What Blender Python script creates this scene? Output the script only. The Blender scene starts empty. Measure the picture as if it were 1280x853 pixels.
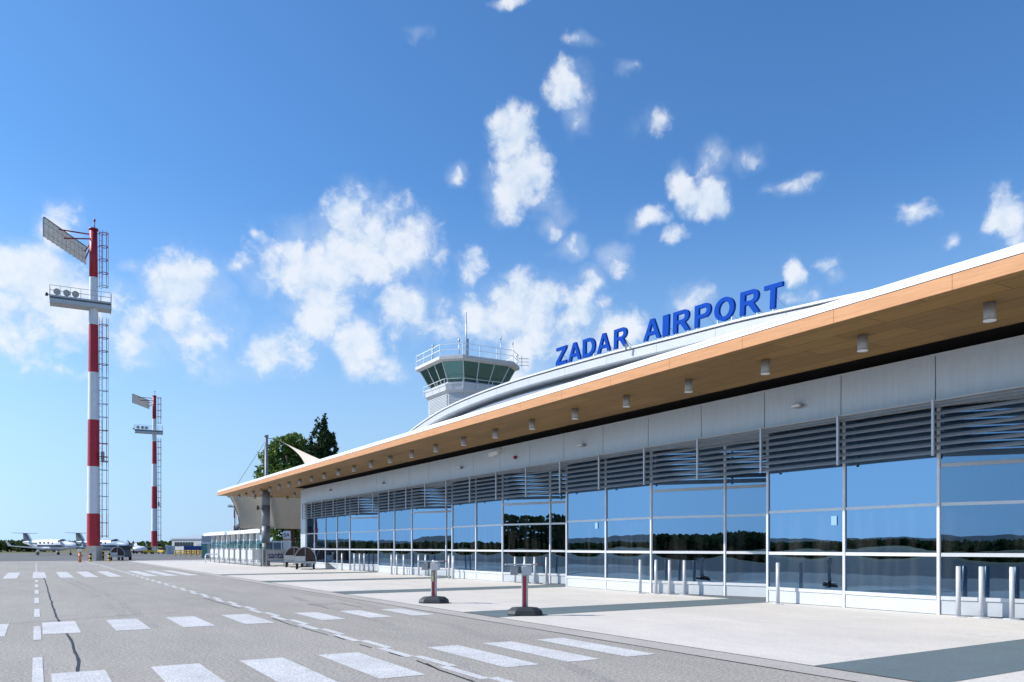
import bpy, math, random
from mathutils import Vector, Matrix, noise as mnoise
R = math.radians
random.seed(7)
scene = bpy.context.scene
COL = scene.collection
CH = 1.6                       # camera height
TH = math.atan(0.595)          # angle between the facade and the view direction
CT, ST = math.cos(TH), math.sin(TH)
Y0 = 683.5

def W(xc, zc, h=0.0):          # camera-aligned ground coordinates -> world
    return Vector((xc * CT + zc * ST, -xc * ST + zc * CT, h))
def at(px, py, zc):            # a point seen at photo position px,py and distance zc
    return W((px - 640) * zc / 1000, zc, CH + (Y0 - py) * zc / 1000)
def gp(px, py):                # ground point
    zc = CH * 1000 / (py - Y0)
    return W((px - 640) * zc / 1000, zc, 0)
def s_at(px, X):               # distance along a line parallel to the facade
    return X * (1354 / (px - 45) - 0.595)

# ------------------------------------------------------------------ materials
def nt_of(m):
    m.use_nodes = True
    nt = m.node_tree
    nt.nodes.clear()
    return nt, nt.nodes, nt.links
MATS = {}
def mat(name, col, rough=0.5, metal=0.0, var=0.12, scale=6.0, bump=0.0, bscale=40.0, spec=0.5, stretch=None, coat=0.0, backlit=0.0):
    m = bpy.data.materials.new(name)
    nt, N, L = nt_of(m)
    out = N.new('ShaderNodeOutputMaterial')
    p = N.new('ShaderNodeBsdfPrincipled')
    p.inputs['Roughness'].default_value = rough
    p.inputs['Metallic'].default_value = metal
    p.inputs['Specular IOR Level'].default_value = spec
    p.inputs['Coat Weight'].default_value = coat
    tc = N.new('ShaderNodeTexCoord')
    vec = tc.outputs['Object']
    if stretch:
        mp = N.new('ShaderNodeMapping'); mp.inputs['Scale'].default_value = stretch
        L.new(vec, mp.inputs['Vector']); vec = mp.outputs['Vector']
    nz = N.new('ShaderNodeTexNoise'); nz.inputs['Scale'].default_value = scale
    nz.inputs['Detail'].default_value = 6; nz.inputs['Roughness'].default_value = 0.65
    L.new(vec, nz.inputs['Vector'])
    mr = N.new('ShaderNodeMapRange'); mr.inputs[1].default_value = 0.3; mr.inputs[2].default_value = 0.7
    mr.inputs[3].default_value = 1 - var; mr.inputs[4].default_value = 1 + var
    L.new(nz.outputs['Fac'], mr.inputs[0])
    mx = N.new('ShaderNodeMix'); mx.data_type = 'RGBA'; mx.blend_type = 'MULTIPLY'
    mx.inputs[0].default_value = 1; mx.inputs[6].default_value = (*col, 1)
    L.new(mr.outputs[0], mx.inputs[7])
    L.new(mx.outputs[2], p.inputs['Base Color'])
    if bump:
        bz = N.new('ShaderNodeTexNoise'); bz.inputs['Scale'].default_value = bscale; bz.inputs['Detail'].default_value = 4
        L.new(vec, bz.inputs['Vector'])
        b = N.new('ShaderNodeBump'); b.inputs['Strength'].default_value = bump; b.inputs['Distance'].default_value = 0.02
        L.new(bz.outputs['Fac'], b.inputs['Height']); L.new(b.outputs['Normal'], p.inputs['Normal'])
    if backlit:
        tr = N.new('ShaderNodeBsdfTranslucent'); L.new(mx.outputs[2], tr.inputs['Color'])
        ms = N.new('ShaderNodeMixShader'); ms.inputs[0].default_value = backlit
        L.new(p.outputs[0], ms.inputs[1]); L.new(tr.outputs[0], ms.inputs[2]); L.new(ms.outputs[0], out.inputs['Surface'])
    else:
        L.new(p.outputs[0], out.inputs['Surface'])
    MATS[name] = m
    return m

def ground_mat(name, base, speck, fine, blotch, bscale, rough=0.9, bump=0.3, warm=None, stains=0.0, stretch=(1, 1, 1)):
    m = bpy.data.materials.new(name)
    nt, N, L = nt_of(m)
    out = N.new('ShaderNodeOutputMaterial'); p = N.new('ShaderNodeBsdfPrincipled')
    p.inputs['Roughness'].default_value = rough; p.inputs['Specular IOR Level'].default_value = 0.25
    tc = N.new('ShaderNodeTexCoord')
    def noise(scale, det=5, rg=0.6, vec=None):
        n = N.new('ShaderNodeTexNoise'); n.inputs['Scale'].default_value = scale
        n.inputs['Detail'].default_value = det; n.inputs['Roughness'].default_value = rg
        L.new(vec or tc.outputs['Object'], n.inputs['Vector']); return n.outputs['Fac']
    def mrange(f, a, b, c, d):
        r = N.new('ShaderNodeMapRange'); r.inputs[1].default_value = a; r.inputs[2].default_value = b
        r.inputs[3].default_value = c; r.inputs[4].default_value = d; L.new(f, r.inputs[0]); return r.outputs[0]
    def mul(a, b):
        x = N.new('ShaderNodeMath'); x.operation = 'MULTIPLY'; L.new(a, x.inputs[0]); L.new(b, x.inputs[1]); return x.outputs[0]
    f = mrange(noise(fine, 3, 0.7), 0.3, 0.7, 1 - speck, 1 + speck)
    f = mul(f, mrange(noise(fine * 3.1, 2, 0.6), 0.32, 0.68, 1 - speck * .8, 1 + speck * .8))
    mp = N.new('ShaderNodeMapping'); mp.inputs['Scale'].default_value = stretch; L.new(tc.outputs['Object'], mp.inputs['Vector'])
    f = mul(f, mrange(noise(bscale, 8, 0.62, mp.outputs['Vector']), 0.3, 0.7, 1 - blotch, 1 + blotch))
    f = mul(f, mrange(noise(bscale * 7, 6, 0.6, mp.outputs['Vector']), 0.3, 0.7, 1 - blotch * .6, 1 + blotch * .6))
    if stains:
        f = mul(f, mrange(noise(bscale * 2.3, 9, 0.75), 0.6, 0.78, 1, 1 - stains))
    mx = N.new('ShaderNodeMix'); mx.data_type = 'RGBA'; mx.blend_type = 'MULTIPLY'; mx.inputs[0].default_value = 1
    if warm:
        wm = N.new('ShaderNodeMix'); wm.data_type = 'RGBA'; wm.inputs[6].default_value = (*base, 1); wm.inputs[7].default_value = (*warm, 1)
        L.new(mrange(noise(bscale * 1.7, 6), 0.35, 0.65, 0, 1), wm.inputs[0]); L.new(wm.outputs[2], mx.inputs[6])
    else:
        mx.inputs[6].default_value = (*base, 1)
    L.new(f, mx.inputs[7]); L.new(mx.outputs[2], p.inputs['Base Color'])
    b = N.new('ShaderNodeBump'); b.inputs['Strength'].default_value = bump; b.inputs['Distance'].default_value = 0.006
    L.new(noise(fine * 1.5, 3, 0.7), b.inputs['Height']); L.new(b.outputs['Normal'], p.inputs['Normal'])
    L.new(p.outputs[0], out.inputs['Surface'])
    MATS[name] = m
    return m

def wood_mat(name, ca, cb, plank):
    m = bpy.data.materials.new(name)
    nt, N, L = nt_of(m)
    out = N.new('ShaderNodeOutputMaterial'); p = N.new('ShaderNodeBsdfPrincipled'); p.inputs['Roughness'].default_value = 0.55
    p.inputs['Specular IOR Level'].default_value = 0.3
    tc = N.new('ShaderNodeTexCoord')
    mp = N.new('ShaderNodeMapping'); mp.inputs['Scale'].default_value = (9, 0.55, 9); L.new(tc.outputs['Object'], mp.inputs['Vector'])
    n = N.new('ShaderNodeTexNoise'); n.inputs['Scale'].default_value = 2.2; n.inputs['Detail'].default_value = 8; n.inputs['Roughness'].default_value = 0.7
    n.inputs['Distortion'].default_value = 0.6
    L.new(mp.outputs['Vector'], n.inputs['Vector'])
    cr = N.new('ShaderNodeValToRGB'); cr.color_ramp.elements[0].position = 0.32; cr.color_ramp.elements[1].position = 0.68
    cr.color_ramp.elements[0].color = (*ca, 1); cr.color_ramp.elements[1].color = (*cb, 1)
    L.new(n.outputs['Fac'], cr.inputs['Fac'])
    col = cr.outputs['Color']
    if plank:
        # planks run along Y: brick texture with x<->y swapped
        sx = N.new('ShaderNodeSeparateXYZ'); cx = N.new('ShaderNodeCombineXYZ')
        L.new(tc.outputs['Object'], sx.inputs[0]); L.new(sx.outputs['Y'], cx.inputs['X']); L.new(sx.outputs['X'], cx.inputs['Y'])
        bk = N.new('ShaderNodeTexBrick'); bk.inputs['Scale'].default_value = 1.0
        bk.inputs['Brick Width'].default_value = 2.5; bk.inputs['Row Height'].default_value = 0.62
        bk.inputs['Mortar Size'].default_value = 0.009; bk.inputs['Mortar Smooth'].default_value = 0.2
        bk.inputs['Color1'].default_value = (0.86, 0.86, 0.86, 1); bk.inputs['Color2'].default_value = (1.12, 1.10, 1.06, 1); bk.inputs['Mortar'].default_value = (0.3, 0.27, 0.25, 1)
        L.new(cx.outputs[0], bk.inputs['Vector'])
        mx = N.new('ShaderNodeMix'); mx.data_type = 'RGBA'; mx.blend_type = 'MULTIPLY'; mx.inputs[0].default_value = 1
        L.new(col, mx.inputs[6]); L.new(bk.outputs['Color'], mx.inputs[7]); col = mx.outputs[2]
    L.new(col, p.inputs['Base Color'])
    L.new(p.outputs[0], out.inputs['Surface'])
    MATS[name] = m
    return m

def glass_mat(name, tint, gloss, amount, rough=0.0, smear=0.0, most=1.0):
    m = bpy.data.materials.new(name)
    nt, N, L = nt_of(m)
    out = N.new('ShaderNodeOutputMaterial')
    g = N.new('ShaderNodeBsdfGlossy'); g.inputs['Color'].default_value = (*gloss, 1); g.inputs['Roughness'].default_value = rough
    t = N.new('ShaderNodeBsdfTransparent'); t.inputs['Color'].default_value = (*tint, 1)
    lw = N.new('ShaderNodeLayerWeight'); lw.inputs['Blend'].default_value = 0.35
    mr = N.new('ShaderNodeMapRange'); mr.inputs[3].default_value = amount; mr.inputs[4].default_value = most
    L.new(lw.outputs['Fresnel'], mr.inputs[0])
    mx = N.new('ShaderNodeMixShader'); L.new(mr.outputs[0], mx.inputs[0]); L.new(t.outputs[0], mx.inputs[1]); L.new(g.outputs[0], mx.inputs[2])
    res = mx.outputs[0]
    if smear:
        tc = N.new('ShaderNodeTexCoord'); mp = N.new('ShaderNodeMapping'); mp.inputs['Scale'].default_value = (2.2, 2.2, 0.25)
        n = N.new('ShaderNodeTexNoise'); n.inputs['Scale'].default_value = 1.6; n.inputs['Detail'].default_value = 7
        L.new(tc.outputs['Object'], mp.inputs['Vector']); L.new(mp.outputs['Vector'], n.inputs['Vector'])
        r2 = N.new('ShaderNodeMapRange'); r2.inputs[1].default_value = 0.45; r2.inputs[2].default_value = 0.8; r2.inputs[3].default_value = 0; r2.inputs[4].default_value = smear
        L.new(n.outputs['Fac'], r2.inputs[0])
        d = N.new('ShaderNodeBsdfDiffuse'); d.inputs['Color'].default_value = (0.5, 0.5, 0.48, 1)
        m2 = N.new('ShaderNodeMixShader'); L.new(r2.outputs[0], m2.inputs[0]); L.new(res, m2.inputs[1]); L.new(d.outputs[0], m2.inputs[2])
        # gentle waviness of the sheet
        wn = N.new('ShaderNodeTexNoise'); wn.inputs['Scale'].default_value = 0.9; wn.inputs['Detail'].default_value = 1.5
        L.new(tc.outputs['Object'], wn.inputs['Vector'])
        b = N.new('ShaderNodeBump'); b.inputs['Strength'].default_value = 0.35; b.inputs['Distance'].default_value = 0.006
        L.new(wn.outputs['Fac'], b.inputs['Height']); L.new(b.outputs['Normal'], g.inputs['Normal'])
        res = m2.outputs[0]
    L.new(res, out.inputs['Surface'])
    MATS[name] = m
    return m

def leaf_mat(name, ca, cb):
    m = bpy.data.materials.new(name)
    nt, N, L = nt_of(m)
    out = N.new('ShaderNodeOutputMaterial')
    d = N.new('ShaderNodeBsdfDiffuse'); t = N.new('ShaderNodeBsdfTranslucent')
    tc = N.new('ShaderNodeTexCoord'); n = N.new('ShaderNodeTexNoise'); n.inputs['Scale'].default_value = 0.9; n.inputs['Detail'].default_value = 5
    L.new(tc.outputs['Object'], n.inputs['Vector'])
    gi = N.new('ShaderNodeNewGeometry')
    ad = N.new('ShaderNodeMath'); ad.operation = 'ADD'; mu = N.new('ShaderNodeMath'); mu.operation = 'MULTIPLY'; mu.inputs[1].default_value = 0.45
    L.new(gi.outputs['Random Per Island'], mu.inputs[0]); L.new(n.outputs['Fac'], ad.inputs[0]); L.new(mu.outputs[0], ad.inputs[1])
    cr = N.new('ShaderNodeValToRGB'); cr.color_ramp.elements[0].position = 0.45; cr.color_ramp.elements[1].position = 0.95
    cr.color_ramp.elements[0].color = (*ca, 1); cr.color_ramp.elements[1].color = (*cb, 1)
    L.new(ad.outputs[0], cr.inputs['Fac'])
    L.new(cr.outputs['Color'], d.inputs['Color']); L.new(cr.outputs['Color'], t.inputs['Color'])
    mx = N.new('ShaderNodeMixShader'); mx.inputs[0].default_value = 0.25
    L.new(d.outputs[0], mx.inputs[1]); L.new(t.outputs[0], mx.inputs[2]); L.new(mx.outputs[0], out.inputs['Surface'])
    MATS[name] = m
    return m

ASPH = ground_mat('pale_asphalt', (0.318, 0.298, 0.272), 0.44, 23, 0.10, 0.16, warm=(0.338, 0.311, 0.277), stains=0.14, bump=0.6, stretch=(1.6, .4, 1))
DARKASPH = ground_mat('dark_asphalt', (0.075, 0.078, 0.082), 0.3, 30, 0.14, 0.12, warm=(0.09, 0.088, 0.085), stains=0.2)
MIDASPH = ground_mat('grey_asphalt', (0.15, 0.15, 0.148), 0.3, 30, 0.12, 0.15, stains=0.15)
CONC = ground_mat('bleached_concrete', (0.56, 0.53, 0.495), 0.14, 30, 0.07, 0.35, warm=(0.60, 0.56, 0.51), stains=0.22, bump=0.2, stretch=(1.6, 0.5, 1))
KERB = ground_mat('kerb_concrete', (0.40, 0.375, 0.345), 0.2, 34, 0.08, 0.5, stains=0.15)
BLUEPAINT = ground_mat('blue_grey_paint', (0.125, 0.158, 0.170), 0.16, 34, 0.07, 0.6, warm=(0.125, 0.17, 0.185), stains=0.1, rough=0.75)
ROADPAINT = ground_mat('worn_white_paint', (0.56, 0.56, 0.56), 0.4, 34, 0.09, 0.8, warm=(0.50, 0.50, 0.50), stains=0.35, rough=0.8)
TAR = ground_mat('black_tar', (0.03, 0.033, 0.036), 0.3, 40, 0.1, 1.0, rough=0.6)
GRASS = ground_mat('dry_grass', (0.10, 0.11, 0.04), 0.3, 3, 0.3, 0.03, warm=(0.16, 0.14, 0.07), stains=0.2)
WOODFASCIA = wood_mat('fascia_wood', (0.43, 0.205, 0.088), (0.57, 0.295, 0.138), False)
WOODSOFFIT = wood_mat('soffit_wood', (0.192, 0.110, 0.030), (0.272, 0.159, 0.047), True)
WHITEMETAL = mat('white_coated_metal', (0.78, 0.79, 0.80), 0.35, 0.0, 0.04, 3)
ROOFWHITE = mat('roof_trim_white', (0.82, 0.83, 0.85), 0.3, 0.0, 0.03, 2)
PANELGREY = mat('brushed_panel_grey', (0.53, 0.58, 0.625), 0.42, 0.15, 0.055, 2.2, stretch=(1, 6, 0.5))
SKIRT = mat('skirting_white', (0.50, 0.535, 0.56), 0.35, 0.0, 0.05, 2)
FRAME = mat('frame_aluminium', (0.60, 0.615, 0.635), 0.35, 0.1, 0.04, 3)
LOUVRE = mat('louvre_aluminium', (0.42, 0.435, 0.45), 0.5, 0.15, 0.07, 2)
BRACKET = mat('bracket_aluminium', (0.45, 0.47, 0.5), 0.38, 0.3, 0.05, 2)
UPPERGREY = mat('upper_wall_grey', (0.34, 0.38, 0.42), 0.4, 0.3, 0.1, 1.2)
VOID = mat('dark_void', (0.012, 0.011, 0.011), 0.9, 0, 0.1)
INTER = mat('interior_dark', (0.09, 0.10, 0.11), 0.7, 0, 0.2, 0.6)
LAMPGREY = mat('lamp_grey', (0.33, 0.33, 0.33), 0.4, 0.2, 0.05)
LAMPGLASS = mat('lamp_diffuser', (0.75, 0.75, 0.74), 0.2, 0, 0.03)
COLUMN = mat('column_blue_grey', (0.17, 0.19, 0.215), 0.45, 0.0, 0.08, 1.5)
GLASS = glass_mat('reflective_glazing', (0.05, 0.07, 0.08), (0.39, 0.66, 0.98), 0.30, smear=0.05)
GREENGLASS = glass_mat('green_tower_glazing', (0.16, 0.34, 0.28), (0.30, 0.60, 0.55), 0.18)
CLEARGLASS = glass_mat('clear_glazing', (0.60, 0.77, 0.79), (0.6, 0.75, 0.85), 0.04, most=0.2)
BLUE = mat('sign_blue', (0.004, 0.050, 0.31), 0.6, 0, 0.06, 2, spec=0.04)
BLUEDARK = mat('banner_blue', (0.008, 0.022, 0.12), 0.6, 0, 0.05, spec=0.1)
STEEL = mat('galvanised_steel', (0.42, 0.44, 0.46), 0.4, 0.5, 0.1, 4)
DARKSTEEL = mat('dark_steel', (0.13, 0.14, 0.155), 0.45, 0.3, 0.12, 4)
RED = mat('mast_red', (0.43, 0.018, 0.032), 0.5, 0, 0.12, 2.0)
REDARM = mat('arm_dark_red', (0.27, 0.025, 0.04), 0.5, 0, 0.1)
MASTWHITE = mat('mast_white', (0.74, 0.75, 0.77), 0.5, 0, 0.05, 2)
REFLECT = mat('reflector_grey', (0.66, 0.66, 0.62), 0.6, 0.0, 0.05, 3, backlit=0.35)
PLATFORM = mat('platform_grey', (0.52, 0.54, 0.55), 0.5, 0.2, 0.1, 3)
PLINTH = mat('plinth_concrete', (0.66, 0.60, 0.49), 0.9, 0, 0.12, 2, bump=0.3)
RUBBER = mat('black_rubber', (0.035, 0.04, 0.045), 0.55, 0, 0.15, 6)
TYRE = mat('tyre_black', (0.02, 0.02, 0.022), 0.8, 0, 0.1)
SIGNRED = mat('post_red', (0.36, 0.02, 0.025), 0.4, 0, 0.08)
SAILTOP = mat('sail_membrane_sunlit', (0.72, 0.64, 0.54), 0.8, 0, 0.05, 1.0, backlit=0.7)  # paler copy of the sail cloth; sunlight put into the colour
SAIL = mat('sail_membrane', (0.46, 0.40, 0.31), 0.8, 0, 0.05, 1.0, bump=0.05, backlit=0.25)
CARTDARK = mat('cart_brown_cover', (0.045, 0.030, 0.027), 0.7, 0, 0.15)
TEAL = mat('teal_panel', (0.10, 0.30, 0.29), 0.3, 0, 0.1)
YELLOW = mat('safety_yellow', (0.72, 0.47, 0.03), 0.5, 0, 0.1)
BLACK = mat('matt_black', (0.02, 0.02, 0.022), 0.6, 0, 0.1)
ORANGE = mat('hydrant_orange', (0.70, 0.26, 0.10), 0.5, 0, 0.1)
CONTBLUE = mat('container_blue', (0.02, 0.07, 0.27), 0.5, 0, 0.1, 2)
PLANEWHITE = mat('aircraft_white', (0.83, 0.83, 0.85), 0.2, 0, 0.02, 1, coat=0.4)
PLANEGREY = mat('aircraft_stripe_grey', (0.075, 0.09, 0.115), 0.3, 0, 0.06)
PLANESILVER = mat('aircraft_silver', (0.42, 0.50, 0.58), 0.3, 0.1, 0.05, 1)
DARKGLASS = mat('dark_cabin_glass', (0.015, 0.022, 0.03), 0.08, 0, 0.05, spec=0.8)
HANGARWALL = mat('hangar_wall', (0.58, 0.58, 0.57), 0.6, 0, 0.08, 0.6)
HANGARROOF = mat('hangar_roof', (0.40, 0.45, 0.48), 0.5, 0.1, 0.08, 0.6)
TOWERWHITE = mat('tower_render_white', (0.49, 0.50, 0.51), 0.6, 0, 0.07, 1.2)
TOWERROOF = mat('tower_roof_grey', (0.52, 0.51, 0.49), 0.6, 0, 0.1, 1.2)
BARK = mat('bark', (0.075, 0.045, 0.032), 0.9, 0, 0.3, 5, bump=0.5)
PINE = leaf_mat('pine_needles', (0.045, 0.095, 0.022), (0.19, 0.27, 0.065))
CYPR = leaf_mat('cypress_needles', (0.018, 0.036, 0.018), (0.066, 0.10, 0.045))
BUSH = leaf_mat('bush_leaves', (0.028, 0.055, 0.022), (0.10, 0.14, 0.05))
HILL = mat('hill_scrub', (0.075, 0.10, 0.105), 1.0, 0, 0.25, 0.01)
ORANGESTRIP = mat('sign_orange', (0.65, 0.25, 0.1), 0.5, 0, 0.05)
PAPER = mat('notice_paper', (0.22, 0.38, 0.52), 0.7, 0, 0.03)

# ------------------------------------------------------------------ mesh builder
class MB:
    def __init__(self):
        self.v, self.f, self.m, self.sm = [], [], [], []
    def face(self, pts, mi=0, smooth=False):
        b = len(self.v); self.v += [Vector(p) for p in pts]
        self.f.append(tuple(range(b, b + len(pts)))); self.m.append(mi); self.sm.append(smooth)
    def box(self, lo, hi, mi=0, mtx=None):
        x0, y0, z0 = lo; x1, y1, z1 = hi
        p = [Vector(q) for q in ((x0, y0, z0), (x1, y0, z0), (x1, y1, z0), (x0, y1, z0), (x0, y0, z1), (x1, y0, z1), (x1, y1, z1), (x0, y1, z1))]
        if mtx: p = [mtx @ q for q in p]
        b = len(self.v); self.v += p
        for q in ((0, 3, 2, 1), (4, 5, 6, 7), (0, 1, 5, 4), (1, 2, 6, 5), (2, 3, 7, 6), (3, 0, 4, 7)):
            self.f.append(tuple(b + i for i in q)); self.m.append(mi); self.sm.append(False)
        return self
    def beam(self, a, b, w, h, mi=0, up=(0, 0, 1)):    # rectangular bar from a to b
        a, b = Vector(a), Vector(b); d = (b - a); ln = d.length; d = d / ln
        u = Vector(up); s = d.cross(u)
        if s.length < 1e-5: s = d.cross(Vector((1, 0, 0)))
        s.normalize(); u = s.cross(d)
        M = Matrix(((d.x, s.x, u.x, a.x), (d.y, s.y, u.y, a.y), (d.z, s.z, u.z, a.z), (0, 0, 0, 1)))
        return self.box((0, -w / 2, -h / 2), (ln, w / 2, h / 2), mi, M)
    def tube(self, a, b, r0, r1=None, n=8, mi=0, cap=True):
        a, b = Vector(a), Vector(b); r1 = r0 if r1 is None else r1
        d = (b - a).normalized(); s = d.cross(Vector((0, 0, 1)))
        if s.length < 1e-5: s = Vector((1, 0, 0))
        s.normalize(); u = s.cross(d); k = len(self.v)
        for c, r in ((a, r0), (b, r1)):
            for i in range(n):
                t = 2 * math.pi * i / n; self.v.append(c + (s * math.cos(t) + u * math.sin(t)) * r)
        for i in range(n):
            j = (i + 1) % n
            self.f.append((k + i, k + j, k + n + j, k + n + i)); self.m.append(mi); self.sm.append(True)
        if cap:
            self.f.append(tuple(k + i for i in range(n))[::-1]); self.m.append(mi); self.sm.append(False)
            self.f.append(tuple(k + n + i for i in range(n))); self.m.append(mi); self.sm.append(False)
        return self
    def path(self, pts, r, n=6, mi=0):
        for a, b in zip(pts, pts[1:]): self.tube(a, b, r, r, n, mi)
        return self
    def loft(self, rings, mi=0, smooth=True, cap=True, closed=True):
        k = len(self.v); n = len(rings[0])
        for r in rings: self.v += [Vector(p) for p in r]
        for a in range(len(rings) - 1):
            for i in range(n if closed else n - 1):
                j = (i + 1) % n
                self.f.append((k + a * n + i, k + a * n + j, k + (a + 1) * n + j, k + (a + 1) * n + i)); self.m.append(mi if not callable(mi) else mi(a, i)); self.sm.append(smooth)
        if cap and closed:
            m0 = mi if not callable(mi) else mi(0, 0)
            self.f.append(tuple(k + i for i in range(n))[::-1]); self.m.append(m0); self.sm.append(False)
            self.f.append(tuple(k + (len(rings) - 1) * n + i for i in range(n))); self.m.append(m0); self.sm.append(False)
        return self
    def prism(self, poly, z0, z1, mi=0):                # horizontal polygon extruded upwards
        return self.loft([[(x, y, z0) for x, y in poly], [(x, y, z1) for x, y in poly]], mi, False)
    def grid(self, fn, nu, nv, mi=0, smooth=True):
        k = len(self.v)
        for i in range(nu + 1):
            for j in range(nv + 1): self.v.append(Vector(fn(i / nu, j / nv)))
        for i in range(nu):
            for j in range(nv):
                a = k + i * (nv + 1) + j
                self.f.append((a, a + nv + 1, a + nv + 2, a + 1)); self.m.append(mi); self.sm.append(smooth)
        return self
    def build(self, name, mats, parent=None, off=None, bevel=0.0):
        mats = mats if isinstance(mats, (list, tuple)) else [mats]
        o_ = Vector(off) if off is not None else (Vector(parent['_base']) if parent is not None and '_base' in parent else Vector((0, 0, 0)))
        me = bpy.data.meshes.new(name)
        me.from_pydata([tuple(p - o_) for p in self.v], [], self.f)
        for m in mats: me.materials.append(m)
        me.polygons.foreach_set('material_index', self.m); me.polygons.foreach_set('use_smooth', self.sm)
        me.update()
        o = bpy.data.objects.new(name, me); COL.objects.link(o)
        if parent is not None:
            o.parent = parent
        elif off is not None:
            o.location = o_
        if bevel:
            b = o.modifiers.new('bevel', 'BEVEL'); b.width = bevel; b.segments = 2; b.limit_method = 'ANGLE'; b.angle_limit = R(40)
        return o

def tag(o, label=None, cat=None, group=None, kind=None):
    if label: o['label'] = label
    if cat: o['category'] = cat
    if group: o['group'] = group
    if kind: o['kind'] = kind
    return o
def thing(name, label, cat, loc, rz=0, group=None, base=None):
    """An Empty at the thing's base. Children are written in world coordinates when base is None (offset removed), else in local ones."""
    o = bpy.data.objects.new(name, None); COL.objects.link(o)
    o.empty_display_size = 0.2
    o.location = loc; o.rotation_euler = (0, 0, rz)
    if base is None: o['_base'] = tuple(loc)
    return tag(o, label, cat, group)
def dup(o, loc, rz=0, label=None, group=None, parent=None, scale=None):
    def rec(s, p):
        c = s.copy(); COL.objects.link(c); c.parent = p
        for ch in s.children: rec(ch, c)
        return c
    kids = list(o.children)
    r = o.copy(); COL.objects.link(r); r.location = loc; r.rotation_euler = (0, 0, rz)
    if scale: r.scale = (scale,) * 3
    if label: r['label'] = label
    if group: r['group'] = group
    for ch in kids: rec(ch, r)
    return r
def structure(name, mb, m, label=None):
    o = mb.build(name, m); o['kind'] = 'structure'
    return o
def sheet(name, poly, z, m):
    b = MB(); b.face([(x, y, z) for x, y in poly]); return structure(name, b, m)

# ------------------------------------------------------------------ camera, world, sun
cam = bpy.data.cameras.new('camera'); co = bpy.data.objects.new('camera', cam); COL.objects.link(co)
co.location = (0, 0, CH); co.rotation_euler = (R(90), 0, -TH)
cam.sensor_width = 36; cam.lens = 28.125; cam.shift_y = (Y0 - 426.5) / 1280; cam.clip_end = 20000; cam.clip_start = 0.05
scene.camera = co

SUN_AZ, SUN_EL = R(-56.6), R(38)      # azimuth from +Y, negative towards -X
sdir = Vector((math.sin(SUN_AZ) * math.cos(SUN_EL), math.cos(SUN_AZ) * math.cos(SUN_EL), math.sin(SUN_EL)))
sl = bpy.data.lights.new('sun', 'SUN'); so = bpy.data.objects.new('sun', sl); COL.objects.link(so)
sl.energy = 4.3; sl.angle = R(0.53); sl.color = (1.0, 0.95, 0.88)
so.rotation_euler = sdir.to_track_quat('Z', 'Y').to_euler(); so.location = (-40, 30, 60)

world = bpy.data.worlds.new('World'); scene.world = world; world.use_nodes = True
nt = world.node_tree; N, L = nt.nodes, nt.links; N.clear()
wo = N.new('ShaderNodeOutputWorld')
sky = N.new('ShaderNodeTexSky'); sky.sky_type = 'NISHITA'; sky.sun_disc = False
sky.sun_elevation = SUN_EL; sky.sun_rotation = SUN_AZ; sky.air_density = 1.0; sky.dust_density = 0.6; sky.ozone_density = 2.2
hs = N.new('ShaderNodeMix'); hs.data_type = 'RGBA'; hs.blend_type = 'MULTIPLY'; hs.inputs[0].default_value = 1; hs.inputs[7].default_value = (0.57, 0.97, 1.32, 1)
L.new(sky.outputs[0], hs.inputs[6])
bg = N.new('ShaderNodeBackground'); bg.inputs['Strength'].default_value = 0.10
geo = N.new('ShaderNodeTexCoord'); sx = N.new('ShaderNodeSeparateXYZ'); L.new(geo.outputs['Generated'], sx.inputs[0])
def math_node(op, a, b=None):
    x = N.new('ShaderNodeMath'); x.operation = op
    for i, q in enumerate((a, b)):
        if q is None: continue
        if isinstance(q, (int, float)): x.inputs[i].default_value = q
        else: L.new(q, x.inputs[i])
    return x.outputs[0]
hzr = N.new('ShaderNodeMapRange'); hzr.interpolation_type = 'SMOOTHSTEP'; hzr.inputs[1].default_value = -0.02; hzr.inputs[2].default_value = 0.42; hzr.inputs[3].default_value = 0.92; hzr.inputs[4].default_value = 0
L.new(sx.outputs['Z'], hzr.inputs[0])
sdn = N.new('ShaderNodeVectorMath'); sdn.operation = 'DOT_PRODUCT'; sdn.inputs[1].default_value = (math.sin(SUN_AZ), math.cos(SUN_AZ), 0)
L.new(geo.outputs['Generated'], sdn.inputs[0])
gl = math_node('POWER', math_node('MAXIMUM', sdn.outputs['Value'], 0.0), 3.0)
gl = math_node('ADD', math_node('MULTIPLY', gl, 1.5), 0.95)
hcol = N.new('ShaderNodeVectorMath'); hcol.operation = 'SCALE'; hcol.inputs[0].default_value = (3.3, 4.8, 6.6); L.new(gl, hcol.inputs['Scale'])
hm = N.new('ShaderNodeMix'); hm.data_type = 'RGBA'; L.new(hcol.outputs[0], hm.inputs[7])
L.new(hzr.outputs[0], hm.inputs[0]); L.new(hs.outputs[2], hm.inputs[6]); L.new(hm.outputs[2], bg.inputs['Color'])
az = math_node('ARCTAN2', sx.outputs['X'], sx.outputs['Y']); el = math_node('ARCSINE', sx.outputs['Z'])
ce = N.new('ShaderNodeCombineXYZ'); L.new(az, ce.inputs['X']); L.new(el, ce.inputs['Y'])
def wnoise(scale, detail, rough, vec):
    n = N.new('ShaderNodeTexNoise'); n.inputs['Scale'].default_value = scale; n.inputs['Detail'].default_value = detail; n.inputs['Roughness'].default_value = rough
    L.new(vec, n.inputs['Vector']); return n
def vmath(op, a, b):
    x = N.new('ShaderNodeVectorMath'); x.operation = op
    for i, q in enumerate((a, b)):
        if isinstance(q, (tuple, list)): x.inputs[i].default_value = q
        else: L.new(q, x.inputs[i])
    return x
w1 = wnoise(9, 4, 0.6, ce.outputs[0])
wv = vmath('SUBTRACT', w1.outputs['Color'], (0.5, 0.5, 0.5)).outputs[0]
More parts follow.
